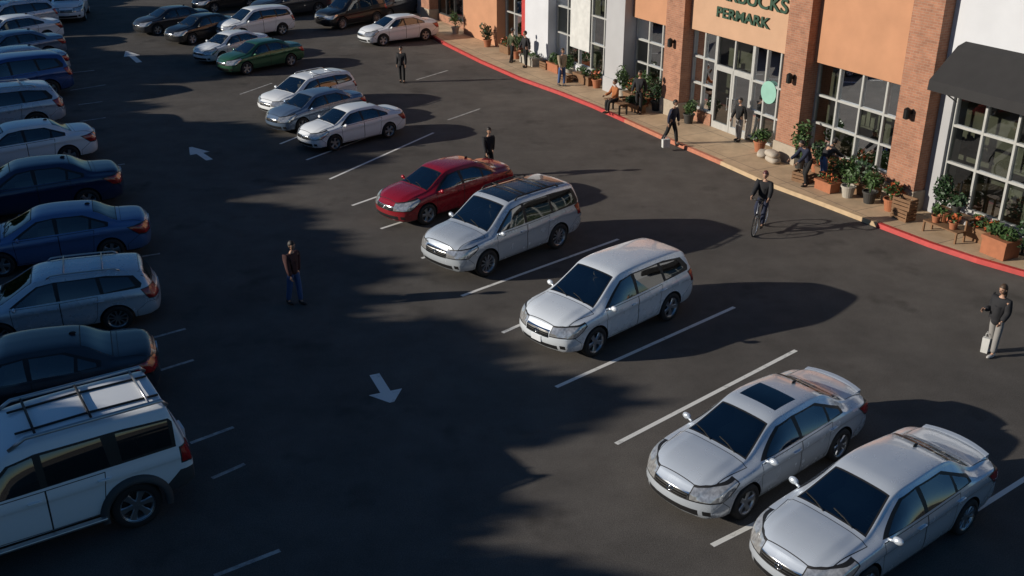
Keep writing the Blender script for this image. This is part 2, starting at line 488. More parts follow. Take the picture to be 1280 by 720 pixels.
    b = MB(); b.box(cab0, cab1, -W*.80, W*.80, .50, .54); add('cabin_floor', b, ['interior'])
    b = MB(); b.box(cab1-.42, cab1-.02, -W*.76, W*.76, .56, hz-.03); add('dashboard', b, ['interior'], bevel=.06, smooth=True)
    if S.get('shelf'):
        b = MB(); b.box(S['shelf'][0], S['shelf'][1], -W*.7, W*.7, hz-.02, hz+.01); add('parcel_shelf', b, ['interior'])
    rows = [cab1-1.15] + S['rows']
    for q, rx in enumerate(rows):
        for sg in (1, -1):
            b = MB(); hh = hz-.06*q
            b.box(rx-.1, rx+.4, sg*.36-.25, sg*.36+.25, .55, .72)
            b.box(rx-.22, rx-.06, sg*.36-.24, sg*.36+.24, .66, hh+.16)
            b.box(rx-.22, rx-.11, sg*.36-.13, sg*.36+.13, hh+.20, hh+.32)
            add('front_seat' if q == 0 else 'rear_seat', b, ['seat'], bevel=.04, smooth=True)
    b = MB(); b.lathe([(.165, -.013), (.19, -.013), (.19, .013), (.165, .013)], 18, 'z', close=True)
    rot = Matrix.Rotation(R_(-62), 4, 'Y')
    for v in b.bm.verts: v.co = rot@v.co+Vector((cab1-.55, .36, hz-.02))
    b.tube([(cab1-.55, .2, hz-.02), (cab1-.55, .52, hz-.02)], .02, 6)
    add('steering_wheel', b, ['interior'], smooth=True)
    if S.get('rails') == 'low':
        xr0, xr1, ry = -1.55, .15, fz['wt'](-.5)*.93
        for sg in (1, -1):
            b = MB(); k = [xr0, xr0+.12, xr0+.5, (xr0+xr1)/2, xr1-.4, xr1-.1, xr1]
            b.tube([(x, ry*sg, fz['zt'](x)+(.055 if 0 < i < 6 else -.01)) for i, x in enumerate(k)], .022, 6)
            add('roof_rail', b, [S.get('railmat', 'black')], smooth=True)
        for x in (-1.15, -.25):
            b = MB(); b.tube([(x, -ry, fz['zt'](x)+.06), (x, 0, fz['zt'](x)+.085), (x, ry, fz['zt'](x)+.06)], .02, 6)
            add('cross_bar', b, [S.get('railmat', 'black')], smooth=True)
    if S.get('rails') == 'rack':
        ry = .64; z = 1.925
        for sg in (1, -1):
            b = MB(); b.tube([(-2.05, ry*sg, 1.83), (-1.97, ry*sg, z), (.0, ry*sg, z), (.25, ry*sg, 1.79)], .032, 8); add('roof_rail', b, ['alloy'], smooth=True)
            b = MB(); b.tube([(-2.0, ry*sg*.55, 1.885), (-.9, ry*sg*.55, 1.905), (.1, ry*sg*.55, 1.88)], .018, 6); add('roof_rail', b, ['black'], smooth=True)
        for x in (-1.8, -.95, -.15):
            b = MB(); b.tube([(x, -ry, z-.01), (x, 0, z-.005), (x, ry, z-.01)], .020, 6); add('cross_bar', b, ['alloy' if x < -1 else 'black'], smooth=True)
        for sg in (1, -1):
            b = MB(); b.box(-.85, 1.0, sg*.99-.05, sg*.99+.05, .40, .45); add('side_step', b, ['alloy'], bevel=.015)
            for xw in (S['xf'], S['xr']):
                b = MB(); n = 24
                pr = []
                for k in range(n+1):
                    a = math.pi*(-.06+1.12*k/n)
                    c_, s_ = math.cos(a), math.sin(a)
                    pr.append([b.bm.verts.new((xw+c_*rr, sg*yy_, R+s_*rr)) for rr, yy_ in ((Rw-.01, .86), (Rw-.01, .985), (Rw+.03, .99), (Rw+.10, .955), (Rw+.11, .90))])
                for A, Bq in zip(pr, pr[1:]):
                    for j in range(4): b.bm.faces.new((A[j], A[j+1], Bq[j+1], Bq[j]))
                add('wheel_arch', b, ['flare'], smooth=True)
    if S.get('antenna'):
        b = MB(); x = S['antenna']; b.ell((x, 0, fz['zt'](x)+S['crown']+.02), (.07, .02, .035)); add('antenna', b, ['black'], smooth=True)
    if S.get('spoiler'):
        b = MB(); zz = fz['zt'](-2.27)+S['crown']
        n = 8; pr = []
        for i in range(n+1):
            y = -.60+1.2*i/n; q = (y/.6)**2
            x = -2.33+.10*q; z = zz-.02-.03*q
            pr.append([b.bm.verts.new(p) for p in ((x+.16, y, z), (x+.06, y, z+.035), (x-.03, y, z+.042), (x-.02, y, z-.03))])
        for A, Bq in zip(pr, pr[1:]):
            for j in range(4): b.bm.faces.new((A[j], A[(j+1)%4], Bq[(j+1)%4], Bq[j]))
        b.bm.faces.new(pr[0]); b.bm.faces.new(pr[-1])
        add('spoiler', b, ['paint'], smooth=False)
    ty = S['ty']
    return dict(S=S, parts=parts, wb=S['xf']-S['xr'], xf=S['xf'], xr=S['xr'], ty=ty, R=R, rim=S['rim'])
M['flare'] = simple('flare plastic', (.05, .052, .056), .6)

sedan = dict(L=4.8, W=.91, R=.335, xf=1.44, xr=-1.33, ty=.80, rim='five', crown=.03, fl=.75, rl=.6, bowf=.30, bowr=.17, lean=.06, nose=.6,
    zt=[(-2.4,.93),(-2.36,.99),(-2.28,1.045),(-2.1,1.07),(-1.70,1.085),(-1.61,1.10),(-1.06,1.385),(-.84,1.43),(-.1,1.46),(.3,1.44),(.47,1.40),(.55,1.365),(1.22,1.035),(1.32,1.005),(1.8,.94),(2.1,.865),(2.3,.765),(2.4,.66)],
    zs=[(-2.4,.80),(-2.25,.93),(-1.7,.985),(0,.93),(1.2,.90),(1.8,.845),(2.2,.73),(2.4,.58)],
    wt=[(-2.4,.60),(-1.7,.68),(-.95,.56),(0,.59),(.5,.575),(1.25,.70),(1.8,.71),(2.2,.64),(2.4,.55)],
    w=[(-2.4,.80),(-2.25,.86),(-1.5,.90),(0,.91),(1.4,.905),(2.0,.875),(2.25,.83),(2.4,.76)],
    zb=[(-2.4,.30),(-2.0,.22),(0,.19),(2.0,.19),(2.4,.21)],
    dlo=[(1.06,.965),(.43,1.325),(.0,1.375),(-.74,1.352),(-1.36,1.11),(-1.34,1.03)],
    windows=[[(.92,.985),(.38,1.30),(.03,1.35),(.0,.985)], [(-.09,.99),(-.08,1.35),(-.66,1.33),(-.88,1.25),(-.84,1.01)], [(-.92,1.03),(-.94,1.225),(-1.26,1.10),(-1.26,1.045)]],
    doors=[[(1.02,.30),(1.06,.92),(-.045,.945),(-.045,.28)], [(-.07,.28),(-.07,.945),(-1.17,.985),(-1.12,.80),(-.88,.42),(-.86,.28)]],
    head=[(2.7,.54),(2.7,.69),(2.15,.80),(1.72,.885),(1.70,.83),(2.05,.60)], heady=.40,
    tail=[(-2.7,.70),(-2.7,.95),(-2.1,.955),(-1.86,.93),(-2.1,.72)], taily=.46,
    bumper_f=[(2.7,.05),(2.7,.55),(2.08,.60),(1.88,.42),(1.88,.05)], bumper_r=[(-2.7,.05),(-2.7,.68),(-2.1,.68),(-1.78,.45),(-1.78,.05)],
    hood=(1.36,2.26,.74,.62), boot=(-3,-1.70,.62), ws=(.53,1.27,.505,.65), rw=(-1.60,-1.02,.60,.50),
    grille=(.54,.69,.38), intake=(.27,.40,.55), fog=(.30,.40,.62,.74), mirror=(.92,1.01), handles=[(.12,.83),(-.98,.86)],
    fplate=None, rplate=.85, rplx=.02, cabin=(-1.4,1.25,.92), rows=[-.72], shelf=(-1.55,-1.0), antenna=-.9)
sedan_sun = dict(sedan, sunroof=(-.40,.20,.40), spoiler=True)
sedan_sp = dict(sedan, spoiler=True, rim='ten')
suv = dict(L=4.8, W=.965, R=.37, xf=1.42, xr=-1.33, ty=.84, rim='five', crown=.035, fl=.7, rl=.5, bowf=.27, bowr=.16, lean=.06, nose=.72, rlean=.05, tint=True,
    zt=[(-2.4,1.02),(-2.37,1.17),(-2.31,1.30),(-2.08,1.58),(-1.95,1.625),(-1.2,1.69),(-.2,1.72),(.25,1.695),(.42,1.66),(.52,1.61),(1.26,1.16),(1.36,1.12),(1.85,1.05),(2.15,.965),(2.33,.84),(2.4,.74)],
    zs=[(-2.4,.90),(-2.25,1.06),(-1.5,1.10),(0,1.04),(1.3,1.0),(1.9,.94),(2.25,.80),(2.4,.64)],
    wt=[(-2.4,.68),(-2.2,.68),(-1.9,.64),(0,.66),(.5,.65),(1.3,.76),(1.9,.76),(2.2,.70),(2.4,.6)],
    w=[(-2.4,.86),(-2.25,.91),(-1.5,.955),(0,.965),(1.4,.96),(2.0,.93),(2.25,.88),(2.4,.80)],
    zb=[(-2.4,.38),(-2.0,.28),(0,.25),(2.0,.26),(2.4,.28)],
    dlo=[(1.08,1.09),(.40,1.545),(0,1.605),(-1.2,1.585),(-1.85,1.50),(-2.02,1.28),(-1.98,1.18)],
    windows=[[(.95,1.11),(.36,1.525),(.03,1.58),(.0,1.11)], [(-.09,1.11),(-.08,1.58),(-.95,1.565),(-1.02,1.15)], [(-1.11,1.18),(-1.05,1.555),(-1.72,1.48),(-1.86,1.24)]],
    doors=[[(1.04,.36),(1.06,1.05),(-.045,1.065),(-.045,.34)], [(-.07,.34),(-.07,1.065),(-1.14,1.11),(-1.1,.88),(-.86,.50),(-.84,.34)]],
    head=[(2.7,.66),(2.7,.80),(2.2,.89),(1.78,.96),(1.76,.90),(2.05,.70)], heady=.40,
    tail=[(-2.7,.82),(-2.7,1.14),(-2.2,1.16),(-2.0,1.12),(-2.15,.85)], taily=.50,
    bumper_f=[(2.7,.05),(2.7,.64),(2.1,.68),(1.90,.50),(1.90,.05)], bumper_r=[(-2.7,.05),(-2.7,.74),(-2.1,.74),(-1.82,.52),(-1.82,.05)],
    hood=(1.40,2.28,.80,.66), gate=(.76,-2.02,.70), ws=(.49,1.31,.565,.70), rwz=(1.20,1.54,.60),
    grille=(.62,.80,.36), intake=(.34,.46,.56), fog=(.38,.48,.62,.74), mirror=(.95,1.13), handles=[(.12,.94),(-.98,.97)],
    fplate=.53, rplate=.90, rplx=.03, cabin=(-2.0,1.3,1.0), rows=[-.85])
boxsuv = dict(suv, rails='low', railmat='black', fplate=None, rim='ten', bowf=.2, bowr=.1, sunroof=(-1.9,.34,.60), roofname='roof_panel', roofmat='darkroof',
    zt=[(-2.4,1.08),(-2.38,1.25),(-2.34,1.42),(-2.20,1.66),(-2.05,1.71),(-1.2,1.76),(-.2,1.77),(.28,1.74),(.44,1.70),(.53,1.65),(1.2,1.19),(1.3,1.15),(1.85,1.08),(2.2,1.0),(2.35,.88),(2.4,.78)],
    wt=[(-2.4,.72),(-2.2,.71),(-1.9,.69),(0,.70),(.5,.69),(1.3,.79),(1.9,.80),(2.2,.75),(2.4,.66)],
    dlo=[(1.05,1.10),(.42,1.575),(0,1.645),(-1.2,1.64),(-2.02,1.60),(-2.16,1.25),(-2.12,1.16)],
    windows=[[(.93,1.12),(.38,1.555),(.03,1.62),(.0,1.12)], [(-.09,1.12),(-.08,1.62),(-.98,1.62),(-1.04,1.14)], [(-1.12,1.16),(-1.06,1.615),(-1.92,1.575),(-2.02,1.22)]],
    ws=(.50,1.25,.60,.72), rwz=(1.22,1.60,.64), grille=(.64,.86,.40))
rugged = dict(L=4.6, W=.94, R=.395, xf=1.38, xr=-1.32, ty=.80, rim='six', crown=.03, fl=.5, rl=.4, bowf=.15, bowr=.06, lean=.03, nose=.85, rlean=.04, tint=True, blackbumper=True, rails='rack',
    zt=[(-2.3,1.20),(-2.285,1.5),(-2.24,1.72),(-2.15,1.81),(-2.0,1.84),(-.9,1.86),(-.1,1.84),(.22,1.80),(.34,1.76),(.42,1.71),(1.05,1.25),(1.13,1.21),(1.9,1.13),(2.15,1.08),(2.26,.98),(2.3,.88)],
    zs=[(-2.3,1.06),(-2.15,1.17),(0,1.13),(1.0,1.13),(1.9,1.05),(2.2,.95),(2.3,.80)],
    wt=[(-2.3,.74),(-2.1,.745),(.3,.72),(1.1,.79),(2,.80),(2.3,.72)],
    w=[(-2.3,.89),(-2.15,.93),(0,.94),(1.9,.935),(2.2,.91),(2.3,.86)],
    zb=[(-2.3,.50),(-2.0,.42),(0,.38),(2.0,.42),(2.3,.46)],
    dlo=[(.92,1.17),(.34,1.63),(-.05,1.70),(-1.3,1.71),(-2.0,1.68),(-2.05,1.62),(-2.04,1.22)],
    windows=[[(.80,1.19),(.30,1.61),(-.02,1.66),(-.04,1.19)], [(-.14,1.20),(-.13,1.665),(-.98,1.675),(-1.04,1.22)], [(-1.22,1.24),(-1.20,1.675),(-1.98,1.65),(-1.98,1.26)]],
    doors=[[(.93,.48),(.95,1.13),(-.075,1.135),(-.075,.46)], [(-.10,.46),(-.10,1.135),(-1.08,1.15),(-1.06,.95),(-.86,.6),(-.84,.46)]],
    head=[(2.6,.78),(2.6,.98),(2.1,.98),(2.02,.9),(2.05,.80)], heady=.50,
    tail=[(-2.6,.92),(-2.6,1.20),(-2.2,1.20),(-2.1,1.18),(-2.1,.94)], taily=.66,
    bumper_f=[(2.6,.2),(2.6,.74),(2.0,.74),(1.86,.6),(1.86,.2)], bumper_r=[(-2.6,.2),(-2.6,.80),(-2.05,.80),(-1.82,.6),(-1.82,.2)],
    hood=(1.16,2.18,.80,.74), gate=(.84,-2.15,.74), ws=(.39,1.08,.63,.73), rwz=(1.26,1.66,.62),
    grille=(.76,.98,.40), intake=(.50,.62,.5), mirror=(.82,1.22), handles=[(.08,1.02),(-.92,1.05)],
    fplate=None, rplate=.98, cabin=(-2.0,1.1,1.12), rows=[-.85])
KS = build_kit(sedan); KSS = build_kit(sedan_sun); KSP = build_kit(sedan_sp)
KU = build_kit(suv); KB = build_kit(boxsuv); KR = build_kit(rugged)
KH = build_kit(dict(suv, rails='low', railmat='alloy', fplate=None, rim='ten'))

def car(kit, col, wf, wr, label, cat='car', group=None, side=1, zsc=1.0, deg=None, sc=None):
    pr = G(*wr)
    if wf is None:
        s = sc or 1.04
        pf = pr+Vector((-math.cos(R_(deg)), -math.sin(R_(deg)), 0))*kit['wb']*s
    else: pf = G(*wf)
    d = pf-pr
    s = sc or max(.86, min(1.08, d.length/kit['wb']))
    a = math.atan2(d.y, d.x)
    mid = (pf+pr)/2
    o = Vector(((kit['xf']+kit['xr'])/2, kit['ty']*side, 0))*s
    o.rotate(Matrix.Rotation(a, 3, 'Z'))
    root = empty('parked_car', mid-o, a, label, cat, group)
    root.scale = (s, s, s*zsc)
    for nm, me, mats in kit['parts']:
        ob = link(nm, me, root)
        if not me.materials:
            for k in mats: me.materials.append(M['liner'] if k in ('paint', 'bumperpaint') else M[k])
        for i, k in enumerate(mats):
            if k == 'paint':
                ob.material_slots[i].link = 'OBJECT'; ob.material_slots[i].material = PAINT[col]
            elif k == 'bumperpaint':
                ob.material_slots[i].link = 'OBJECT'; ob.material_slots[i].material = M['flare']
    ty, rim = wheel_mesh(kit['R'], kit['rim'])
    for x in (kit['xf'], kit['xr']):
        for sg in (1, -1):
            w = link('wheel', ty, root); w.location = (x, sg*kit['ty'], kit['R']); w.rotation_euler = (0, random.random()*6, 0 if sg > 0 else math.pi)
            r = link('rim', rim, w)
    return root
GR = 'cars parked in the angled bays beside the shops'
GL = 'cars parked in the row along the left edge'
GT = 'cars parked at the far end of the lot'
car(KSS, 'silver', (924,646), (1044,572), 'silver sedan with a dark sunroof, left of the two sedans in the bottom right corner', 'car', GR, sc=.98)
car(KSP, 'silver', (1072,750), (1198,664), 'silver sedan without sunroof cut off by the bottom edge, nearest the bottom right corner', 'car', GR, sc=.99)
car(KU, 'pearl', (738,445), (836,398), 'pale silver sport utility car alone between two white bay lines in the centre', 'car', GR, sc=.95)
car(KB, 'champagne', (602,346), (700,308), 'silver sport utility car with a dark roof and rails parked next to the red car', 'car', GR, sc=.98)
car(KS, 'red', (533,280), (616,254), 'crimson red car, the only red car in the lot', 'car', GR, sc=.95)
car(KS, 'white', (418,188), (486,172), 'white sedan at the near end of the three cars behind the red car', 'car', GR, sc=.87)
car(KS, 'steel', (377,166), (440,150), 'blue grey sedan in the middle between the white sedan and the white estate car', 'car', GR, sc=.87)
car(KH, 'white', (362,148), (436,129), 'white estate car with roof rails parked beyond the blue grey sedan', 'car', GR, zsc=.88, sc=.90)
car(KS, 'green', (305,94), (367,82), 'dark green sedan in the far part of the angled bays', 'car', GR, sc=.90)
car(KS, 'white', (274,80), (328,68), 'white sedan just behind the dark green sedan', 'car', GR, sc=.86)
car(KS, 'black', (238,56), (290,46), 'dark sedan behind the white sedan, right of the pair of dark cars', 'car', GT, sc=.9)
car(KS, 'charcoal', (198,44), (248,37), 'charcoal sedan at the far end of the aisle, left of the pair of dark cars', 'car', GT, sc=.9)
car(KU, 'white', (304,51), (352,44), 'white sport utility car at the far end of the lot behind the dark sedans', 'car', GT, sc=.9)
car(KB, 'black', (426,37), (472,29), 'black sport utility car parked behind the far white sedan', 'car', GT, sc=.92)
car(KS, 'white', (474,58), (536,50), 'white sedan parked by itself near the far end of the red kerb', 'car', GT, sc=.93)
car(KS, 'charcoal', (345,25), (398,18), 'dark grey sedan at the top edge between the white and black sport utility cars', 'car', GT)
car(KS, 'black', (268,16), (312,10), 'black sedan touching the top edge left of the far white sport utility car', 'car', GT)
car(KB, 'charcoal', (484,26), (524,18), 'dark sport utility car at the top edge right of the black one', 'car', GT, sc=.92)
car(KU, 'white', (104,30), (112,12), 'white sport utility car facing the camera at the far end of the aisle', 'car', GT, sc=1.0)
car(KR, 'white', None, (175,655), 'boxy white off road car with silver roof rails in the bottom left corner', 'car', GL, deg=33, sc=1.06, zsc=1.03)
car(KS, 'charcoal', None, (136,514), 'dark grey sedan parked between the boxy white car and the silver hatchback', 'car', GL, deg=22, sc=1.0)
car(KH, 'silver2', (2,434), (150,411), 'silver hatchback with roof rails in the left row', 'car', GL, zsc=.9)
car(KS, 'slate', (5,345), (142,326), 'slate blue sedan in the left row just above the silver hatchback', 'car', GL)
car(KS, 'navy', (-18,282), (112,263), 'dark navy sedan in the left row just above the slate blue sedan', 'car', GL)
car(KS, 'white', (-20,222), (88,205), 'white sedan in the left row just above the dark navy sedan', 'car', GL)
car(KH, 'silver2', (-60,178), (48,163), 'pale silver hatchback in the left row behind the white sedan', 'car', GL, zsc=.9)
car(KU, 'blue', (-30,138), (66,123), 'dark blue sport utility car in the left row', 'car', GL)
car(KS, 'silver2', (-15,110), (64,98), 'silver sedan in the left row behind the dark blue sport utility car', 'car', GL)
car(KS, 'steel', (-10,86), (62,75), 'blue grey sedan in the left row, second behind the dark blue sport utility car', 'car', GL)
car(KS, 'white', (-8,66), (60,55), 'white sedan in the far left row, third behind the dark blue sport utility car', 'car', GL)
car(KH, 'silver2', (-10,48), (55,38), 'silver estate car in the far left row near the top corner', 'car', GL, zsc=.9)
car(KU, 'white', (-20,32), (38,23), 'white sport utility car at the top left corner', 'car', GL)
car(KS, 'charcoal', (30,14), (80,6), 'dark sedan at the top edge close to the top left corner', 'car', GL)

# ------------------------------------------------------------------ ground
m, nt, N, Lk, B = mk('asphalt')
tc = N.new('ShaderNodeTexCoord')
def nz(scale, detail=6, rough=.6):
    n = N.new('ShaderNodeTexNoise'); n.inputs['Scale'].default_value = scale; n.inputs['Detail'].default_value = detail; n.inputs['Roughness'].default_value = rough
    Lk.new(tc.outputs['Object'], n.inputs['Vector']); return n
def ramp(src, stops):
    r = N.new('ShaderNodeValToRGB'); Lk.new(src, r.inputs[0])
    r.color_ramp.elements[0].position = stops[0][0]; r.color_ramp.elements[0].color = stops[0][1]
    r.color_ramp.elements[1].position = stops[1][0]; r.color_ramp.elements[1].color = stops[1][1]
    return r
def mul(a, b, f=1.0):
    x = N.new('ShaderNodeMix'); x.data_type = 'RGBA'; x.blend_type = 'MULTIPLY'; x.inputs['Factor'].default_value = f
    Lk.new(a, x.inputs['A']); Lk.new(b, x.inputs['B']); return x.outputs['Result']
big = ramp(nz(.09, 5).outputs['Fac'], [(.3, (.088, .082, .077, 1)), (.7, (.145, .132, .120, 1))])
med = ramp(nz(.8, 8, .7).outputs['Fac'], [(.3, (.78, .78, .78, 1)), (.7, (1.15, 1.15, 1.15, 1))])
fine = ramp(nz(45, 3, .7).outputs['Fac'], [(.3, (.6, .6, .6, 1)), (.72, (1.35, 1.35, 1.35, 1))])
oil = ramp(nz(.55, 3).outputs['Fac'], [(.60, (1, 1, 1, 1)), (.75, (.6, .6, .6, 1))])
c = mul(mul(mul(big.outputs[0], med.outputs[0]), fine.outputs[0]), oil.outputs[0])
Lk.new(c, B.inputs['Base Color'])
rr = ramp(nz(1.5, 5).outputs['Fac'], [(.3, (.7, .7, .7, 1)), (.7, (.92, .92, .92, 1))])
Lk.new(rr.outputs[0], B.inputs['Roughness']); B.inputs['Specular IOR Level'].default_value = .06
bp = N.new('ShaderNodeBump'); bp.inputs['Strength'].default_value = .5; bp.inputs['Distance'].default_value = .012
Lk.new(nz(60, 3).outputs['Fac'], bp.inputs['Height']); Lk.new(bp.outputs['Normal'], B.inputs['Normal'])
b = MB(); b.poly([(-900, -400, 0), (900, -400, 0), (900, 1400, 0), (-900, 1400, 0)])
setp(b.build('ground', [m]), 'dark asphalt of the car park', 'ground', kind='structure')

def linemat(name, lo, hi, p0, p1):
    global m, nt, N, Lk, B, tc
    m, nt, N, Lk, B = mk(name)
    tc = N.new('ShaderNodeTexCoord')
    r1 = ramp(nz(3.2, 10, .8).outputs['Fac'], [(p0, (lo, lo, lo*.96, 1)), (p1, (hi, hi*.99, hi*.95, 1))])
    Lk.new(r1.outputs[0], B.inputs['Base Color']); B.inputs['Roughness'].default_value = .75
    return m
M['line'] = linemat('road paint', .24, .74, .30, .46)
M['worn'] = linemat('worn road paint', .14, .50, .36, .60)
def stripe(p, q, w=.10, mt='line'):
    d = (q-p); d.normalize(); n = Vector((-d.y, d.x, 0))*w/2
    z = Vector((0, 0, .004))
    b = MB(); b.poly([p-n+z, q-n+z, q+n+z, p+n+z])
    setp(b.build('bay_line', [M[mt]]), kind='structure')
for a_, b_ in [((695,484),(918,384)), ((770,555),(995,438)), ((577,370),(773,299)), ((628,416),(700,384)), ((890,682),(1010,622)), ((1200,650),(1290,593)),
               ((527,323),(560,312)), ((476,286),(510,275)), ((440,257),(480,243)), ((412,224),(542,166)), ((383,200),(470,168)), ((350,180),(400,160))]:
    stripe(G(*a_), G(*b_))
for a_, b_ in [((170,428),(232,411)), ((200,463),(242,450)), ((238,554),(292,534)), ((268,720),(350,688)), ((265,598),(306,580)),
               ((88,113),(132,106)), ((98,131),(128,127)), ((100,152),(132,147)), ((120,210),(156,205)), ((138,266),(172,261)), ((170,322),(200,317)), ((80,92),(118,88)),
               ((300,118),(340,104)), ((520,100),(560,88)), ((560,150),(600,136))]:
    stripe(G(*a_), G(*b_), .09, 'worn')
def arrow(p, q, w=.16, hw=.42, hl=.36):
    p = G(*p); q = G(*q); d = q-p; Ln = d.length; d.normalize(); n = Vector((-d.y, d.x, 0)); z = Vector((0,0,.005))
    h = q-d*Ln*hl
    b = MB()
    b.poly([p-n*w+z, h-n*w+z, h-n*hw+z, q-n*.05+z, q+n*.05+z, h+n*hw+z, h+n*w+z, p+n*w+z])
    setp(b.build('lane_arrow', [M['line']]), kind='structure')
arrow((468,468),(490,503), .11, .36)
arrow((262,200),(238,184), .12, .36, .5)
arrow((174,78),(158,64), .14, .40, .45)

# ------------------------------------------------------------------ kerb and pavement
O = Vector((.8977*H, 3.152*H, 0)); D = Vector((.46, -.888, 0)).normalized(); NO = Vector((D.y, -D.x, 0))
if NO.x > 0: NO = -NO
kp = [(530,42),(556,57),(600,79),(650,101),(700,119),(740,135),(780,153),(830,176),(870,193),(900,206),(960,233),(1030,259),(1095,284),(1160,309),(1220,329),(1290,349)]
kerb = [G(*p) for p in kp]
kerb.insert(0, kerb[0]+(kerb[0]-kerb[1]).normalized()*25)
kerb.append(kerb[-1]+Vector((.62, -.78, 0))*14)
def nrm2(i):
    d = (kerb[min(i+1, len(kerb)-1)]-kerb[max(i-1, 0)]).normalized()
    n = Vector((-d.y, d.x, 0))
    if n.dot(NO) > 0: n = -n
    return n
KH_ = .13
m, nt, N, Lk, B = mk('paving')
tc = N.new('ShaderNodeTexCoord')
mp = N.new('ShaderNodeMapping'); mp.inputs['Rotation'].default_value = (0, 0, R_(62.6)); Lk.new(tc.outputs['Object'], mp.inputs[0])
br = N.new('ShaderNodeTexBrick'); Lk.new(mp.outputs[0], br.inputs['Vector']); br.offset = 0
br.inputs['Scale'].default_value = 1; br.inputs['Brick Width'].default_value = 1.5; br.inputs['Row Height'].default_value = 1.5; br.inputs['Mortar Size'].default_value = .012
br.inputs['Color1'].default_value = (.56, .40, .25, 1); br.inputs['Color2'].default_value = (.50, .36, .23, 1); br.inputs['Mortar'].default_value = (.16, .12, .09, 1)
st = ramp(nz(1.3, 8, .7).outputs['Fac'], [(.3, (.7, .7, .7, 1)), (.7, (1.1, 1.1, 1.1, 1))])
Lk.new(mul(br.outputs['Color'], st.outputs[0]), B.inputs['Base Color']); B.inputs['Roughness'].default_value = .85
M['paving'] = m
M['redkerb'] = simple('red kerb paint', (.42, .035, .03), .6, var=.35, scale=5)
M['fadekerb'] = simple('faded red kerb paint', (.42, .15, .085), .75, var=.4, scale=4)
M['kerb'] = simple('kerb concrete', (.46, .33, .20), .85, var=.3, scale=4)
b = MB()
inn = [k+nrm2(i)*.16 for i, k in enumerate(kerb)]
back = []
for k in inn:
    s = (k-O).dot(D); back.append(O+D*s-NO*.6)
Z = Vector((0, 0, KH_))
for i in range(len(kerb)-1):
    b.poly([inn[i]+Z, inn[i+1]+Z, back[i+1]+Z, back[i]+Z])
setp(b.build('pavement', [M['paving']]), 'tan paved walk in front of the shops', 'pavement', kind='structure')
def kerbpart(i0, i1, mat):
    b = MB()
    for i in range(i0, i1):
        b.poly([kerb[i], kerb[i+1], kerb[i+1]+Z-nrm2(i+1)*-.02, kerb[i]+Z-nrm2(i)*-.02])
        b.poly([kerb[i]+Z+nrm2(i)*.02, kerb[i+1]+Z+nrm2(i+1)*.02, inn[i+1]+Z, inn[i]+Z])
    setp(b.build('kerb', [mat]), kind='structure')
kerbpart(0, 7, M['redkerb']); kerbpart(7, 10, M['fadekerb']); kerbpart(10, 13, M['kerb']); kerbpart(13, len(kerb)-1, M['redkerb'])

# ------------------------------------------------------------------ shop building
m, nt, N, Lk, B = mk('brick')
tc = N.new('ShaderNodeTexCoord'); sx = N.new('ShaderNodeSeparateXYZ'); Lk.new(tc.outputs['Object'], sx.inputs[0])
a1 = N.new('ShaderNodeMath'); Lk.new(sx.outputs['X'], a1.inputs[0]); Lk.new(sx.outputs['Y'], a1.inputs[1])
cx = N.new('ShaderNodeCombineXYZ'); Lk.new(a1.outputs[0], cx.inputs[0]); Lk.new(sx.outputs['Z'], cx.inputs[1])
br = N.new('ShaderNodeTexBrick'); Lk.new(cx.outputs[0], br.inputs['Vector'])
br.inputs['Scale'].default_value = 1; br.inputs['Brick Width'].default_value = .22; br.inputs['Row Height'].default_value = .075; br.inputs['Mortar Size'].default_value = .008
br.inputs['Color1'].default_value = (.38, .17, .10, 1); br.inputs['Color2'].default_value = (.29, .125, .075, 1); br.inputs['Mortar'].default_value = (.34, .22, .15, 1)
st = ramp(nz(2.5, 6, .7).outputs['Fac'], [(.3, (.75, .75, .75, 1)), (.7, (1.15, 1.15, 1.15, 1))])
Lk.new(mul(br.outputs['Color'], st.outputs[0]), B.inputs['Base Color']); B.inputs['Roughness'].default_value = .85
bp = N.new('ShaderNodeBump'); bp.inputs['Strength'].default_value = .5; bp.inputs['Distance'].default_value = .01; bp.invert = True
Lk.new(br.outputs['Fac'], bp.inputs['Height']); Lk.new(bp.outputs['Normal'], B.inputs['Normal'])
M['brick'] = m
M['orange'] = simple('terracotta stucco', (.47, .235, .13), .9, var=.2, scale=1.2, bump=.3)
M['tan'] = simple('tan stucco', (.49, .30, .19), .9, var=.15, scale=1.2, bump=.3)
M['whitewall'] = simple('white stucco', (.56, .57, .60), .9, var=.12, scale=1.0, bump=.3)
M['greywall'] = simple('grey stucco', (.38, .38, .39), .9, var=.12, scale=1.0, bump=.3)
M['stone'] = simple('stone cap', (.36, .30, .23), .85, var=.2, bump=.3)
M['frame'] = simple('pale frame', (.46, .46, .44), .45, metal=.3)
M['darkframe'] = simple('dark frame', (.05, .05, .05), .45, metal=.3)
M['shopglass'] = glassmat('shop glass', (.52, .58, .56), .16)
M['awning'] = simple('awning cloth', (.020, .019, .020), .85, var=.3, scale=3, bump=.2)
M['roof'] = simple('roof', (.12, .12, .12), .9)
M['inwall'] = simple('interior wall', (.24, .21, .15), .9, var=.7, scale=.8)
M['infloor'] = simple('interior floor', (.16, .11, .08), .6)
M['goods'] = simple('shelf goods', (.28, .25, .18), .7, var=.9, scale=4)
M['poster'] = simple('poster white', (.55, .55, .53), .6, var=.3, scale=3)
M['mint'] = simple('mint disc', (.24, .46, .38), .5, var=.2, scale=4)
M['lamp'] = simple('lamp black', (.02, .02, .02), .4, metal=.5)
rzB = math.atan2(D.y, D.x)
BL = empty('shop_building', O, rzB, 'long brick and terracotta shop front with glazed bays and a dark awning', 'building')
TOP = 7.4
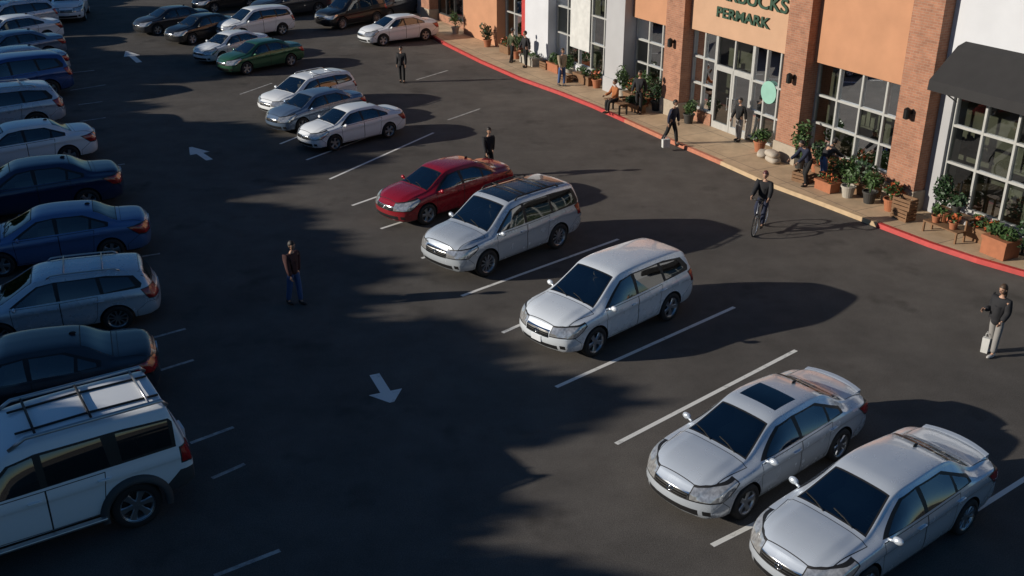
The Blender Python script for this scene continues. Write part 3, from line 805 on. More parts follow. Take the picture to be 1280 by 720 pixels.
def bb(nm, mat, x0, x1, y0, y1, z0, z1, **k):
    b = MB(); b.box(x0, x1, y0, y1, z0, z1); return b.build(nm, [M[mat]], BL, **k)
bb('rear_wall', 'inwall', -34, 15, 4.0, 14, 0, TOP-.1)
bb('roof', 'roof', -34, 15, .9, 4.0, TOP-.3, TOP-.1)
bb('side_wall', 'brick', -34, -33.7, .9, 4.0, 0, TOP-.3); bb('side_wall', 'brick', 14.7, 15, .9, 4.0, 0, TOP-.3)
bb('floor', 'infloor', -33.7, 14.7, .62, 4.0, 0, KH_+.02)
bb('ceiling', 'inwall', -33.7, 14.7, .9, 4.0, 4.25, 4.4)
rs_ = random.Random(5)
for sx0 in (-29, -26.5, -21.5, -16, -13.6, -9.4, -5.6, -2.4, 1.0, 2.7, 7, 9.3, 11.5):
    b = MB(); w_ = rs_.uniform(.8, 1.5); y_ = rs_.uniform(1.0, 2.0)
    b.box(sx0, sx0+w_, y_, y_+.45, KH_+.02, rs_.uniform(1.0, 1.4))
    for k in range(5):
        gx = sx0+w_*(k+.15)/5; b.box(gx, gx+w_*.15, y_+.1, y_+.32, 1.5, 1.5+rs_.uniform(.2, .9))
    b.box(sx0, sx0+w_, y_+.05, y_+.4, 1.44, 1.495)
    b.build('display_shelf', [M['goods']], BL)
def window(x0, x1, z0, z1, cols, rows, fm='frame', y=.12, nm='window'):
    fw = .07
    f = MB()
    xs_ = [x0+(x1-x0)*i/cols for i in range(cols+1)]; zs_ = [z0+(z1-z0)*r for r in rows]
    for i, x in enumerate(xs_):
        xx = min(max(x, x0+fw/2), x1-fw/2)
        f.box(xx-fw/2, xx+fw/2, y-.05, y+.08, z0, z1)
    for j, z in enumerate(zs_):
        zz = min(max(z, z0+fw/2), z1-fw/2)
        for i in range(cols):
            a = min(max(xs_[i], x0+fw/2), x1-fw/2)+fw/2; c_ = min(max(xs_[i+1], x0+fw/2), x1-fw/2)-fw/2
            f.box(a, c_, y-.045, y+.075, zz-fw/2, zz+fw/2)
    fo = f.build(nm, [M[fm]], BL)
    for i in range(cols):
        for j in range(len(zs_)-1):
            p = MB(); t = random.uniform(-.012, .012); t2 = random.uniform(-.012, .012)
            p.poly([(xs_[i]+.02, y+.03+t, zs_[j]+.02), (xs_[i+1]-.02, y+.03-t, zs_[j]+.02), (xs_[i+1]-.02, y+.03+t2, zs_[j+1]-.02), (xs_[i]+.02, y+.03-t2, zs_[j+1]-.02)])
            p.build('pane', [M['shopglass']], fo)
    return fo
def pillar(x0, x1, top=TOP+.3, mat='brick', out=.32):
    p = bb('pillar', mat, x0, x1, -out, .9, 0, top)
    b = MB(); b.box(x0-.05, x1+.05, -out-.05, .4, 0, .75)
    b.build('pillar_base', [M['stone' if mat == 'brick' else mat]], BL, bevel=.02)
    return p
HD = 3.62
pillar(-7.45, -6.3); pillar(-.62, .42); pillar(4.45, 5.55)
bb('wall', 'tan', -6.3, -.62, .0, .9, HD, TOP)
window(-6.3, -4.85, KH_+.45, HD, 2, [0, .33, .66, 1], 'frame', .25)
bb('wall', 'brick', -6.3, -4.85, .15, .5, 0, KH_+.45)
window(-4.85, -2.75, 2.45, HD, 2, [0, 1], 'frame', .25)
for x0 in (-4.85, -3.80):
    f = MB(); x1 = x0+1.05
    f.box(x0+.01, x0+.1, .2, .3, KH_, 2.45); f.box(x1-.1, x1-.01, .2, .3, KH_, 2.45); f.box(x0+.1, x1-.1, .2, .3, KH_, KH_+.25); f.box(x0+.1, x1-.1, .2, .3, 2.32, 2.45)
    d_ = f.build('door', [M['frame']], BL)
    p = MB(); p.poly([(x0+.08, .26, KH_+.2), (x1-.08, .26, KH_+.2), (x1-.08, .255, 2.36), (x0+.08, .255, 2.36)]); p.build('pane', [M['shopglass']], d_)
    hx = x1-.16 if x0 < -4 else x0+.16
    p = MB(); p.tube([(hx, .14, .95), (hx, .14, 1.45)], .018, 6); p.box(hx-.015, hx+.015, .14, .21, .98, 1.01); p.box(hx-.015, hx+.015, .14, .21, 1.39, 1.42); p.build('door_handle', [M['chrome']], d_)
window(-2.75, -.62, KH_+.1, HD, 3, [0, .3, .62, 1], 'frame', .25)
bb('wall', 'orange', .42, 4.45, .05, .9, HD, TOP)
window(.42, 4.45, KH_+.6, HD, 4, [0, .3, .62, 1], 'frame', .3)
bb('wall', 'brick', .42, 4.45, .2, .6, 0, KH_+.6)
bb('wall', 'whitewall', 5.55, 15, .1, .9, HD+.3, TOP)
window(6.0, 9.2, KH_+.4, HD+.3, 3, [0, .36, .68, 1], 'frame', .3); window(9.2, 13.5, KH_+.4, HD+.3, 4, [0, .36, .68, 1], 'frame', .3)
bb('wall', 'greywall', 5.55, 6.0, .15, .8, 0, HD+.3); bb('wall', 'greywall', 13.5, 15, .15, .8, 0, HD+.3)
bb('wall', 'greywall', 6.0, 13.5, .2, .6, 0, KH_+.4)
b = MB(); za, zb_ = 5.25, 4.25
pr = [(.1, za), (-.2, za-.10), (-.75, zb_+.38), (-1.1, zb_+.06), (-1.12, zb_-.22)]
for (y0, z0), (y1, z1) in zip(pr, pr[1:]):
    b.poly([(6.1, y0, z0), (13.6, y0, z0), (13.6, y1, z1), (6.1, y1, z1)])
for x in (6.1, 13.6):
    b.poly([(x, y, z) for y, z in pr]+[(x, .1, zb_-.22)])
b.build('awning', [M['awning']], BL)
b = MB()
for x in (6.15, 9.8, 13.5):
    b.tube([(x, .1, zb_-.15), (x, -1.08, zb_-.15)], .025, 6); b.tube([(x, .1, zb_-.7), (x, -.8, zb_-.15)], .02, 6)
b.build('awning_frame', [M['darkframe']], BL)
bb('wall', 'orange', -10.3, -7.45, .05, .9, 3.45, TOP)
window(-10.3, -7.45, KH_+.5, 3.45, 3, [0, .35, .68, 1], 'frame', .3); bb('wall', 'brick', -10.3, -7.45, .2, .6, 0, KH_+.5)
pillar(-11.7, -10.3, TOP, 'greywall', .35)
bb('wall', 'orange', -17.0, -11.7, .05, .9, 4.2, TOP)
window(-17.0, -11.7, KH_+.4, 4.2, 5, [0, .33, .66, 1], 'frame', .3); bb('wall', 'whitewall', -17.0, -11.7, .2, .6, 0, KH_+.4)
b = MB(); b.box(-15.6, -13.9, .19, .22, 1.3, 3.6); b.build('window_poster', [M['poster']], BL)
bb('wall', 'whitewall', -19.3, -17.0, -.2, .9, 0, TOP)
window(-22.3, -19.3, KH_+.4, 4.0, 3, [0, .4, .7, 1], 'frame', .3); bb('wall', 'brick', -22.3, -19.3, .2, .6, 0, KH_+.4); bb('wall', 'orange', -22.3, -19.3, .05, .9, 4.0, TOP)
b = MB(); b.box(-20.4, -19.5, .19, .22, 1.0, 3.4); b.build('window_poster', [M['redkerb']], BL)
bb('wall', 'orange', -26.4, -22.3, -.25, .9, 0, TOP)
window(-31.0, -26.4, KH_+.4, 3.8, 4, [0, .5, 1], 'darkframe', .3); bb('wall', 'brick', -31.0, -26.4, .2, .6, 0, KH_+.4); bb('wall', 'greywall', -31, -26.4, .05, .9, 3.8, TOP)
pillar(-32.2, -31.0); bb('wall', 'greywall', -34, -32.2, .05, .9, 0, TOP)
bb('cornice', 'stone', -34, 15, -.55, .95, TOP+.3, TOP+.5)
b = MB(); b.lathe([(.001, 0), (.40, 0), (.40, .012)], 32, 'y', off=(-1.78, .185, 2.1))
b.build('window_emblem', [M['mint']], BL)
for x in (-6.85, -.07, 5.0):
    b = MB(); b.box(x-.06, x+.06, -.48, -.32, 3.0, 3.1); b.lathe([(.03, .0), (.10, -.05), (.10, -.32), (.02, -.36)], 12, 'z', off=(x, -.50, 3.2)); b.build('wall_lamp', [M['lamp']], BL)
M['letters'] = simple('sign letters', (.02, .06, .035), .5)
SG = empty('shop_sign', O, rzB, 'dark green raised lettering on the tan wall above the glazed entrance', 'sign')
def letters(txt, s, z, size, width):
    cu = bpy.data.curves.new('t', 'FONT'); cu.body = txt; cu.size = size; cu.extrude = .03; cu.align_x = 'CENTER'; cu.offset = .012
    ob = bpy.data.objects.new('t', cu); C.objects.link(ob)
    me = bake(ob); bpy.data.objects.remove(ob)
    wd = max(v.co.x for v in me.vertices)-min(v.co.x for v in me.vertices)
    k = width/wd
    for v in me.vertices: v.co = Vector((v.co.x*k+s, -.035-v.co.z, v.co.y+z))
    me.materials.clear(); me.materials.append(M['letters']); me.name = 'lettering'
    link('lettering', me, SG)
letters('STARBUCKS', -3.3, 4.95, .66, 4.6)
letters('PERMARK', -3.3, 4.32, .50, 2.9)

# ------------------------------------------------------------------ plants
M['leaf'] = simple('leaf', (.05, .10, .025), .6, var=.6, scale=2)
M['leaf2'] = simple('dark leaf', (.025, .06, .02), .6, var=.6, scale=2)
M['flower'] = simple('flowers', (.45, .10, .03), .6, var=.4, scale=8)
M['terra'] = simple('terracotta pot', (.33, .12, .055), .8, var=.25)
M['darkpot'] = simple('dark pot', (.035, .033, .03), .7)
M['concrete'] = simple('pot concrete', (.36, .33, .28), .85, var=.25, bump=.3)
M['wood'] = simple('planter wood', (.18, .095, .045), .75, var=.4, scale=5)
M['bark'] = simple('bark', (.07, .05, .035), .9, var=.4, bump=.6, bscale=20)
def leaves(b, c, r, n, size, seed, fl=0.0):
    rd = random.Random(seed)
    for i in range(n):
        while True:
            p = Vector((rd.uniform(-1, 1), rd.uniform(-1, 1), rd.uniform(-1, 1)))
            if p.length < 1: break
        p = p.normalized()*(p.length**.6)
        q = Vector((c[0]+p.x*r[0], c[1]+p.y*r[1], c[2]+p.z*r[2]))
        d = Vector((rd.uniform(-1, 1), rd.uniform(-1, 1), rd.uniform(-.5, 1))).normalized()
        u = d.cross(Vector((rd.uniform(-1, 1), rd.uniform(-1, 1), rd.uniform(-1, 1)))).normalized()
        s = size*rd.uniform(.6, 1.3)
        b.poly([q-d*s, q+u*s*.45, q+d*s, q-u*s*.45], 1 if rd.random() < fl else 0)
def pot_plant(px, label, pot='terra', pr=.22, ph=.38, fh=.7, fr=.33, n=170, mat='leaf', fl=0, box=None, ang=None, z=0):
    pos = px if isinstance(px, Vector) else G(px[0], px[1], KH_)
    pos = pos+Vector((0, 0, z))
    fh *= .85; n = int(n*1.3)
    e = empty('potted_plant', pos, rzB if ang is None else ang, label, 'plant', 'plants along the shop front')
    b = MB()
    if box:
        lx, ly = box
        b.box(-lx/2, lx/2, -ly/2, ly/2, 0, ph); b.box(-lx/2-.03, lx/2+.03, -ly/2-.03, ly/2+.03, ph-.07, ph+.02)
        b.build('planter_box', [M[pot]], e)
    else:
        b.lathe([(.001, 0), (pr*.7, 0), (pr*.95, ph*.85), (pr*1.08, ph*.86), (pr*1.08, ph), (pr*.95, ph), (pr*.9, ph-.05), (.001, ph-.05)], 18)
        b.build('pot', [M[pot]], e, smooth=False)
    f = MB(); seed = int(pos.x*97+pos.y*31)
    rd = random.Random(seed)
    if box:
        k = max(2, int(box[0]/.4))
        for i in range(k):
            leaves(f, ((i+.5)/k*box[0]-box[0]/2, rd.uniform(-.08, .08), ph+fh*rd.uniform(.3, .5)), (.26, .24, fh*rd.uniform(.4, .6)), n//k*2, .07, seed+i, fl)
    else:
        for i in range(4):
            leaves(f, (rd.uniform(-.5, .5)*fr, rd.uniform(-.5, .5)*fr, ph+fh*rd.uniform(.3, .7)), (fr*.7, fr*.7, fh*.35), n//3, .075, seed+i, fl)
        for i in range(4): f.tube([(0, 0, ph-.06), (rd.uniform(-.3, .3)*fr, rd.uniform(-.3, .3)*fr, ph+fh*.6)], .012, 5)
    f.build('foliage', [M[mat], M['flower']], e)
    return e
def FW(s, out):
    p = O+D*s+NO*out; p.z = KH_; return p
pot_plant(FW(.75, .35), 'tall leafy plant in a dark pot right beside the corner brick pillar', 'darkpot', fh=1.4, n=220)
pot_plant(FW(1.5, .30), 'leafy plant in a terracotta pot, second from the corner pillar under the gridded window', 'terra', fh=.9, mat='leaf2')
pot_plant(FW(2.2, .40), 'wooden planter box with orange flowers under the gridded window', 'wood', box=(.9,.45), fl=.25, fh=.6)
pot_plant(FW(3.0, .35), 'bright green plant in a concrete pot under the gridded window', 'concrete', fh=1.0)
pot_plant(FW(3.75, .40), 'wooden planter box with plain dark leaves under the gridded window', 'wood', box=(.9,.45), fh=.8, mat='leaf2')
pot_plant(FW(2.9, 1.15), 'low terracotta planter with red flowers standing out on the walk', 'terra', box=(.7,.4), ph=.3, fh=.35, fl=.3, n=70)
pot_plant(FW(3.7, 1.05), 'small green plant in a concrete pot standing out on the walk', 'concrete', fh=.5, n=90)
pot_plant(FW(4.4, .85), 'bushy plant in a dark pot before the left edge of the right pillar', 'darkpot', fh=.8)
pot_plant(FW(5.2, .80), 'small plant in a terracotta pot in front of the right brick pillar', 'terra', fh=.6, fl=.2)
pot_plant(FW(6.7, .30), 'tall dark green plant in a terracotta pot under the awning', 'terra', fh=1.4, n=240, mat='leaf2')
pot_plant(FW(8.3, .40), 'wooden planter box with red flowers below the awning window', 'wood', box=(.9,.45), fl=.3, fh=.5)
pot_plant(FW(9.1, .8), 'square terracotta planter with low green leaves near the right edge', 'terra', box=(.75,.6), ph=.5, fh=.45)
pot_plant(FW(9.9, .5), 'tall bushy plant in a dark pot cut by the right edge', 'darkpot', fh=1.6, fr=.5, n=280, mat='leaf2')
pot_plant(FW(-5.6, .3), 'small plant in a dark pot left of the shop doors', 'darkpot', fh=.7)
pot_plant(FW(-1.4, .3), 'leafy plant in a terracotta pot below the mint disc', 'terra', fh=.6)
pot_plant(FW(-7.8, .3), 'dark leafy plant in a dark pot touching the left brick pillar', 'darkpot', fh=1.2, mat='leaf2')
pot_plant(FW(-8.5, .4), 'green shrub in a terracotta pot left of the left brick pillar', 'terra', fh=1.5, fr=.5, n=260)
pot_plant(FW(-9.3, .4), 'wide wooden planter with orange flowers left of the left brick pillar', 'wood', box=(.9,.45), fl=.3, fh=.7)
pot_plant(FW(-10.1, .4), 'tall pale green plant in a concrete pot beside the grey column', 'concrete', fh=1.3)
pot_plant(FW(-8.1, 1.1), 'low wooden trough with dark leaves out on the walk by the left brick pillar', 'wood', box=(.9,.4), ph=.3, fh=.4, mat='leaf2')
pot_plant(FW(-12.2, .4), 'small plant with orange flowers in a terracotta pot left of the grey column', 'terra', fh=.5, fl=.35)
pot_plant(FW(-13.2, .4), 'long wooden planter box below the window with the white poster', 'wood', box=(1.3,.45), fh=.35, n=80)
pot_plant(FW(-14.6, .4), 'bushy green plant in a concrete pot below the window with the white poster', 'concrete', fh=.9)
pot_plant(FW(-15.8, .4), 'terracotta trough with green leaves left of the white poster', 'terra', box=(1.0,.45), fh=.5)
pot_plant(FW(-17.8, .7), 'low concrete trough planter in front of the white wall', 'concrete', box=(1.3,.5), fh=.3, n=60)
pot_plant(FW(-19.2, .7), 'leafy plant in a terracotta pot in front of the white wall', 'terra', fh=.9)
pot_plant(FW(-20.6, .5), 'wooden planter with orange flowers below the red poster', 'wood', box=(1.0,.45), fl=.3, fh=.5)
pot_plant(FW(-22.5, .7), 'dark bushy plant in a terracotta pot near the terracotta wall', 'terra', fh=1.0, mat='leaf2')
pot_plant(FW(-26.5, .7), 'green plant in a concrete pot at the far end of the walk', 'concrete', fh=1.0)
def crate(s, out, lb, z=0, mat='wood', rot=0):
    p = FW(s, out); e = empty('crate', p+Vector((0, 0, z)), rzB+rot, lb, 'crate', 'crates along the shop front')
    for k in range(3):
        b = MB(); z0 = .02+k*.11
        b.box(-.3, .3, -.2, -.185, z0, z0+.085); b.box(-.3, .3, .185, .2, z0, z0+.085); b.box(-.3, -.285, -.185, .185, z0, z0+.085); b.box(.285, .3, -.185, .185, z0, z0+.085)
        b.build('slat', [M[mat]], e)
    b = MB()
    for sx_ in (-1, 1):
        for sy_ in (-1, 1): b.box(sx_*.27-.015, sx_*.27+.015, sy_*.17-.014, sy_*.17+.014, 0, .33)
    b.box(-.285, .285, -.186, .186, 0.0, .018); b.build('corner_post', [M[mat]], e)
crate(5.9, 1.0, 'wooden crate at the bottom of the two stacked crates by the right brick pillar')
crate(5.9, 1.0, 'wooden crate on top of the two stacked crates by the right brick pillar', .335, rot=.12)
crate(1.9, 1.25, 'wooden crate on the walk beside the stooping person, below the gridded window', rot=.25)
crate(-9.0, 1.05, 'wooden crate on the walk in front of the bay with the green shrub', rot=-.2)
crate(-13.9, 1.0, 'wooden crate on the walk in front of the window with the white poster', rot=.15)
crate(-16.6, .5, 'wooden crate leaning close to the white wall')
# two-tier wooden plant stand below the awning
e = empty('plant_stand', FW(7.45, .85), rzB, 'two tier wooden stand on the walk below the awning', 'stand')
b = MB(); b.box(-.6, .6, -.42, -.08, .30, .335); b.build('shelf', [M['wood']], e)
b = MB(); b.box(-.6, .6, -.02, .30, .62, .655); b.build('shelf', [M['wood']], e)
for x in (-.56, .56):
    for y, hh in ((-.39, .30), (-.05, .62), (.27, .62)):
        b = MB(); b.box(x-.025, x+.025, y-.025, y+.025, 0, hh-.002); b.build('leg', [M['wood']], e)
pot_plant(FW(7.15, 1.10), 'small leafy pot at the left end of the lower tier of the wooden stand', 'terra', pr=.13, ph=.2, fh=.35, fr=.2, n=60, z=.336)
pot_plant(FW(7.75, 1.10), 'small flowering pot at the right end of the lower tier of the wooden stand', 'terra', pr=.13, ph=.2, fh=.3, fr=.2, n=60, fl=.4, z=.336)
pot_plant(FW(7.45, .71), 'small dark leafy pot on the upper tier of the wooden stand', 'darkpot', pr=.13, ph=.2, fh=.45, fr=.22, n=70, mat='leaf2', z=.656)
M['sack'] = simple('pale sack', (.40, .35, .29), .9, var=.2, scale=5, bump=.4, bscale=12)
for s, o_, z, lb in ((-.15, .75, 0, 'pale sack lying on the walk at the foot of the corner pillar'), (-.85, .60, 0, 'pale sack left of the corner pillar, leaning on the glazing'), (-.18, .78, .2, 'pale sack lying on top of another sack at the corner pillar')):
    b = MB(); b.ell((0, 0, .11), (.32, .2, .12), fn=lambda p: Vector((math.copysign(abs(p.x)**.6, p.x), math.copysign(abs(p.y)**.6, p.y), p.z)))
    o = b.build('sack', [M['sack']], smooth=True); o.location = FW(s, o_)+Vector((0, 0, z)); o.rotation_euler = (0, 0, rzB+s); setp(o, lb, 'sack', 'pale sacks by the entrance')
for i, (px, lb) in enumerate([((572,24), 'rounded green shrub at the far end of the kerb beside the building'), ((548,14), 'green shrub at the top edge left of the building'), ((596,30), 'small green shrub closest to the far brick pillar')]):
    e = empty('shrub', G(*px), i, lb, 'shrub', 'shrubs at the far end of the kerb')
    f = MB()
    for k in range(5): leaves(f, (random.uniform(-.6, .6), random.uniform(-.6, .6), random.uniform(.5, 1.2)), (.7, .7, .6), 90, .16, i*10+k)
    f.build('foliage', [M['leaf'], M['leaf2']], e)
    f = MB()
    for k in range(4): f.tube([(0, 0, 0), (random.uniform(-.5, .5), random.uniform(-.5, .5), 1.0)], [.04, .015], 5)
    f.build('stem', [M['bark']], e)
def post(px, h, lb):
    b = MB(); p = G(px[0], px[1], KH_)
    b.lathe([(.001, 0), (.10, 0), (.10, .03), (.035, .05), (.03, h), (.05, h+.02), (.001, h+.06)], 12)
    o = b.build('bollard', [M['lamp']], None); o.location = p; setp(o, lb, 'post')
post((1192,284), 1.35, 'thin black post on the walk in front of the two tier wooden stand')
post((1140,262), 1.2, 'thin black post on the walk in front of the right brick pillar')
post((1277,318), 1.5, 'thin black post at the right edge of the photo')
e = empty('bench', G(770,140,KH_), rzB, 'small wooden bench on the walk near the grey column', 'bench')
b = MB()
for y in (-.16, 0, .16): b.box(-.6, .6, y-.065, y+.065, .42, .46)
b.build('seat', [M['wood']], e)
for x in (-.5, .5):
    b = MB(); b.box(x-.03, x+.03, -.2, -.14, 0, .418); b.box(x-.03, x+.03, .14, .2, 0, .418); b.box(x-.03, x+.03, -.14, .14, .36, .418); b.build('leg', [M['lamp']], e)

# ------------------------------------------------------------------ people
M['skin'] = simple('skin', (.42, .24, .16), .55, var=.1)
M['hair_d'] = simple('hair dark', (.015, .011, .009), .6)
M['hair_b'] = simple('hair brown', (.05, .028, .015), .6)
M['hat_r'] = simple('dull maroon helmet', (.10, .03, .03), .4)
M['coat'] = simple('dark jacket', (.014, .014, .017), .85, bump=.2, bscale=30)
M['maroon'] = simple('dark reddish jacket', (.055, .018, .018), .85, bump=.2, bscale=30)
M['navycloth'] = simple('navy cloth', (.015, .02, .045), .85, bump=.2, bscale=30)
M['jeans'] = simple('jeans', (.05, .095, .22), .9, bump=.2, bscale=30)
M['blackcloth'] = simple('black cloth', (.012, .012, .013), .9)
M['greycloth'] = simple('grey cloth', (.24, .23, .22), .9, bump=.2, bscale=30)
M['orangecloth'] = simple('orange cloth', (.35, .12, .04), .9)
M['greencloth'] = simple('olive cloth', (.06, .075, .035), .9)
M['beigecloth'] = simple('beige cloth', (.32, .25, .17), .9)
M['shoe'] = simple('shoes', (.02, .017, .015), .6)
M['shoe_w'] = simple('pale shoes', (.45, .44, .42), .6)
M['eye'] = simple('eye', (.01, .01, .01), .2)
M['lip'] = simple('lip', (.30, .12, .10), .5)
def skin(verts, edges, rad, root=0, sub=1):
    me = bpy.data.meshes.new('sk'); me.from_pydata([tuple(v) for v in verts], edges, [])
    ob = link('sk', me)
    ob.modifiers.new('s', 'SKIN')
    if not me.skin_vertices:
        b_ = bmesh.new(); b_.from_mesh(me); b_.verts.layers.skin.verify(); b_.to_mesh(me); b_.free()
    for i, r in enumerate(rad):
        sv = me.skin_vertices[0].data[i]; sv.radius = r if isinstance(r, tuple) else (r, r); sv.use_root = (i == root)
    md = ob.modifiers.new('u', 'SUBSURF'); md.levels = sub; md.render_levels = sub
    out = bake(ob); kill(ob)
    for p in out.polygons: p.use_smooth = True
    return out
def person(label, pos, face, ht=1.72, top='coat', bottom='jeans', hair='hair_d', shoe='shoe', legs=((15,5),(-12,-22)), arms=((-18,-5,.12),(18,35,.12)), lean=2, hipz=None, headtilt=0, long=False, coatlen=.0, bulk=1.0):
    V = Vector
    hip = V((0, 0, 0)); l = R_(lean); u = V((math.sin(l), 0, math.cos(l)))
    waist = u*.17; chest = u*.36; nb = u*.52; neck = u*.57
    J = {}
    for s, (a, b_), (up, fo, outw) in zip((1, -1), legs, arms):
        a, b_ = R_(a), R_(b_)
        hj = V((0, .095*s, -.03)); kn = hj+V((math.sin(a), .02*s, -math.cos(a))).normalized()*.44
        an = kn+V((math.sin(b_), 0, -math.cos(b_)))*.42
        sh = u*.465+V((0, .19*s, 0)); d1 = V((math.sin(R_(up)), outw*s, -math.cos(R_(up)))).normalized()
        d2 = V((math.sin(R_(fo)), outw*.2*s, -math.cos(R_(fo)))).normalized()
        el = sh+d1*.29; wr = el+d2*.25
        J[s] = (hj, kn, an, sh, el, wr, d2)
    gz = min(J[1][2].z, J[-1][2].z)-.08
    dz = (hipz if hipz else -gz)
    e = empty('person', pos, face, label, 'person')
    k = ht/1.75; e.scale = (k, k, k)
    up_ = V((0, 0, dz))
    vs = [hip, waist, chest, nb, neck+u*.03]; es = [(0,1),(1,2),(2,3),(3,4)]; rs = [.10, .095, .11, .06, .05]
    for s in (1, -1):
        hj, kn, an, sh, el, wr, d2 = J[s]; i = len(vs)
        vs += [hj, kn, an, an+V((.12, 0, -.045)), sh, el, wr]; rs += [.075, .05, .036, .03, .05, .036, .024]
        es += [(0,i),(i,i+1),(i+1,i+2),(i+2,i+3),(2,i+4),(i+4,i+5),(i+5,i+6)]
    bmesh_me = skin([v+up_ for v in vs], es, rs)
    B_ = MB(); B_.bm.from_mesh(bmesh_me); bpy.data.meshes.remove(bmesh_me)
    hd = neck+u*.155+V((.02+math.sin(R_(headtilt))*.08, 0, 0))+up_
    def hs(p):
        q = p.copy()
        if q.z < -.2: q.x = q.x*(1-.15*(-q.z)); q.y *= 1-.25*(-q.z)
        if abs(q.y) < .25 and -.25 < q.z < .2 and q.x > .8: q.x += .14
        return q
    B_.ell(hd, (.098, .078, .122), fn=hs, seg=16, rings=12)
    for s in (1, -1): B_.ell(hd+V((-.005, .079*s, -.005)), (.018, .012, .03), seg=6, rings=5)
    B_.ell(hd+V((.105, 0, -.02)), (.018, .013, .022), seg=6, rings=5)
    for s in (1, -1):
        wr, d2 = J[s][5]+up_, J[s][6]
        sd = V((0, 1, 0)); n_ = d2.cross(sd).normalized()
        B_.ell(wr+d2*.055, (.032, .026, .05), seg=8, rings=6)
        for q in range(4):
            o = n_*(-.027+.018*q); ln = (.062, .072, .068, .052)[q]
            p0 = wr+d2*.085+o
            B_.tube([p0, p0+d2*ln*.55-sd*s*.006, p0+d2*ln*.95-sd*s*.024], [.0095, .0088, .007], 5)
        p0 = wr+d2*.04-n_*.028
        B_.tube([p0, p0-n_*.028+d2*.03, p0-n_*.03+d2*.058-sd*s*.012], [.011, .0105, .008], 5)
    B_.build('body', [M['skin']], e, smooth=True)
    vs = [waist*.55, hip]; es = [(0,1)]; rs = [.125, .135]
    for s in (1, -1):
        hj, kn, an = J[s][:3]; i = len(vs)
        vs += [hj, kn, an+V((0, 0, .01))]; rs += [.10, .082, .070]; es += [(1,i),(i,i+1),(i+1,i+2)]
    o = link('trousers', skin([v+up_ for v in vs], es, rs), e); o.data.materials.append(M[bottom])
    vs = [hip+V((0, 0, -.10-coatlen)), waist, chest, u*.50]; es = [(0,1),(1,2),(2,3)]
    rs = [(.125*bulk,.165*bulk), (.115*bulk,.15*bulk), (.125*bulk,.17*bulk), (.075,.085)]
    for s in (1, -1):
        sh, el, wr = J[s][3:6]; i = len(vs)
        vs += [sh, el, wr]; rs += [.086*bulk, .074*bulk, .060*bulk]; es += [(2,i),(i,i+1),(i+1,i+2)]
    o = link('jacket', skin([v+up_ for v in vs], es, rs, 1), e); o.data.materials.append(M[top])
    for s in (1, -1):
        an = J[s][2]+up_
        b_ = MB(); b_.ell(an+V((.065, 0, -.04)), (.145, .05, .042), fn=lambda p: V((p.x, p.y, max(p.z, -.9)))); b_.ell(an+V((-.02, 0, -.01)), (.06, .048, .06))
        b_.build('shoe', [M[shoe]], e, smooth=True)
        b_ = MB(); b_.ell(hd+V((.093, .033*s, .012)), (.01, .013, .008), seg=6, rings=5); b_.build('eye', [M['eye']], e)
    b_ = MB(); b_.ell(hd+V((.088, 0, -.062)), (.01, .024, .007), seg=6, rings=5); b_.build('mouth', [M['lip']], e)
    b_ = MB()
    def hf(p):
        q = p.copy()
        lim = .18 if q.x > .15 else -.55
        if q.z < lim: q.z = lim+(q.z-lim)*.05; q.x *= .9; q.y *= .96
        return q
    b_.ell(hd+V((-.012, 0, .012)), (.108, .09, .128), fn=hf, seg=16, rings=10)
    if long: b_.ell(hd+V((-.07, 0, -.12)), (.05, .075, .15))
    b_.build('hair', [M[hair]], e, smooth=True)
    return e, J, up_, k
person('person in a dark reddish jacket and blue jeans walking alone in the shaded aisle', G(370,380), R_(-35), 1.62, 'maroon', 'jeans', legs=((9,3),(-8,-14)), arms=((-8,0,.08),(8,20,.08)), bulk=1.08)
person('person in dark clothes standing on the asphalt in front of the far white sedan', G(503,103), R_(-100), 1.58, 'coat', 'blackcloth', legs=((4,2),(-4,-6)), arms=((5,20,.12),(0,15,.12)))
person('person in a black jacket half hidden directly behind the red car', G(611,220), R_(-60), 1.62, 'coat', 'blackcloth', legs=((6,2),(-6,-10)))
person('person in dark clothes standing by the pots at the far window of the walk', G(657,84,KH_), R_(-150), 1.65, 'coat', 'blackcloth', legs=((4,0),(-4,-6)))
person('person in an olive jacket farthest along the walk near the terracotta wall', G(640,78,KH_), R_(30), 1.6, 'greencloth', 'blackcloth', legs=((10,2),(-8,-14)))
person('person in an orange top sitting on the small wooden bench', G(769,140,KH_), R_(-150), 1.62, 'orangecloth', 'blackcloth', 'hair_b', legs=((84,4),(80,-4)), arms=((25,70,.1),(28,75,.1)), hipz=.60, lean=5)
person('person in black standing on the walk right of the small wooden bench', G(798,142,KH_), R_(-120), 1.68, 'coat', 'blackcloth', legs=((5,0),(-5,-8)))
person('person in navy stepping along the kerb with a white bag', G(838,180,KH_), R_(-40), 1.62, 'navycloth', 'blackcloth', legs=((20,8),(-16,-30)), arms=((10,10,.16),(-12,0,.15)), lean=8)
person('person in dark clothes standing next to the shop doors', G(922,176,KH_), R_(-140), 1.55, 'blackcloth', 'greycloth', legs=((4,0),(-4,-6)))
person('person in dark clothes stooping on the walk by the corner brick pillar', G(1008,232,KH_), R_(200), 1.62, 'navycloth', 'blackcloth', legs=((24,-10),(10,-24)), arms=((40,55,.1),(35,60,.1)), lean=32)
person('person in a beige top standing on the walk near the white poster', FW(-13.2, 1.6), R_(-60), 1.6, 'beigecloth', 'jeans', 'hair_b', legs=((6,0),(-6,-10)))
person('person in dark clothes bending over the wooden planter under the gridded window', FW(2.4, .95), R_(25), 1.58, 'coat', 'jeans', legs=((16,-8),(6,-14)), arms=((50,60,.1),(45,60,.1)), lean=36)
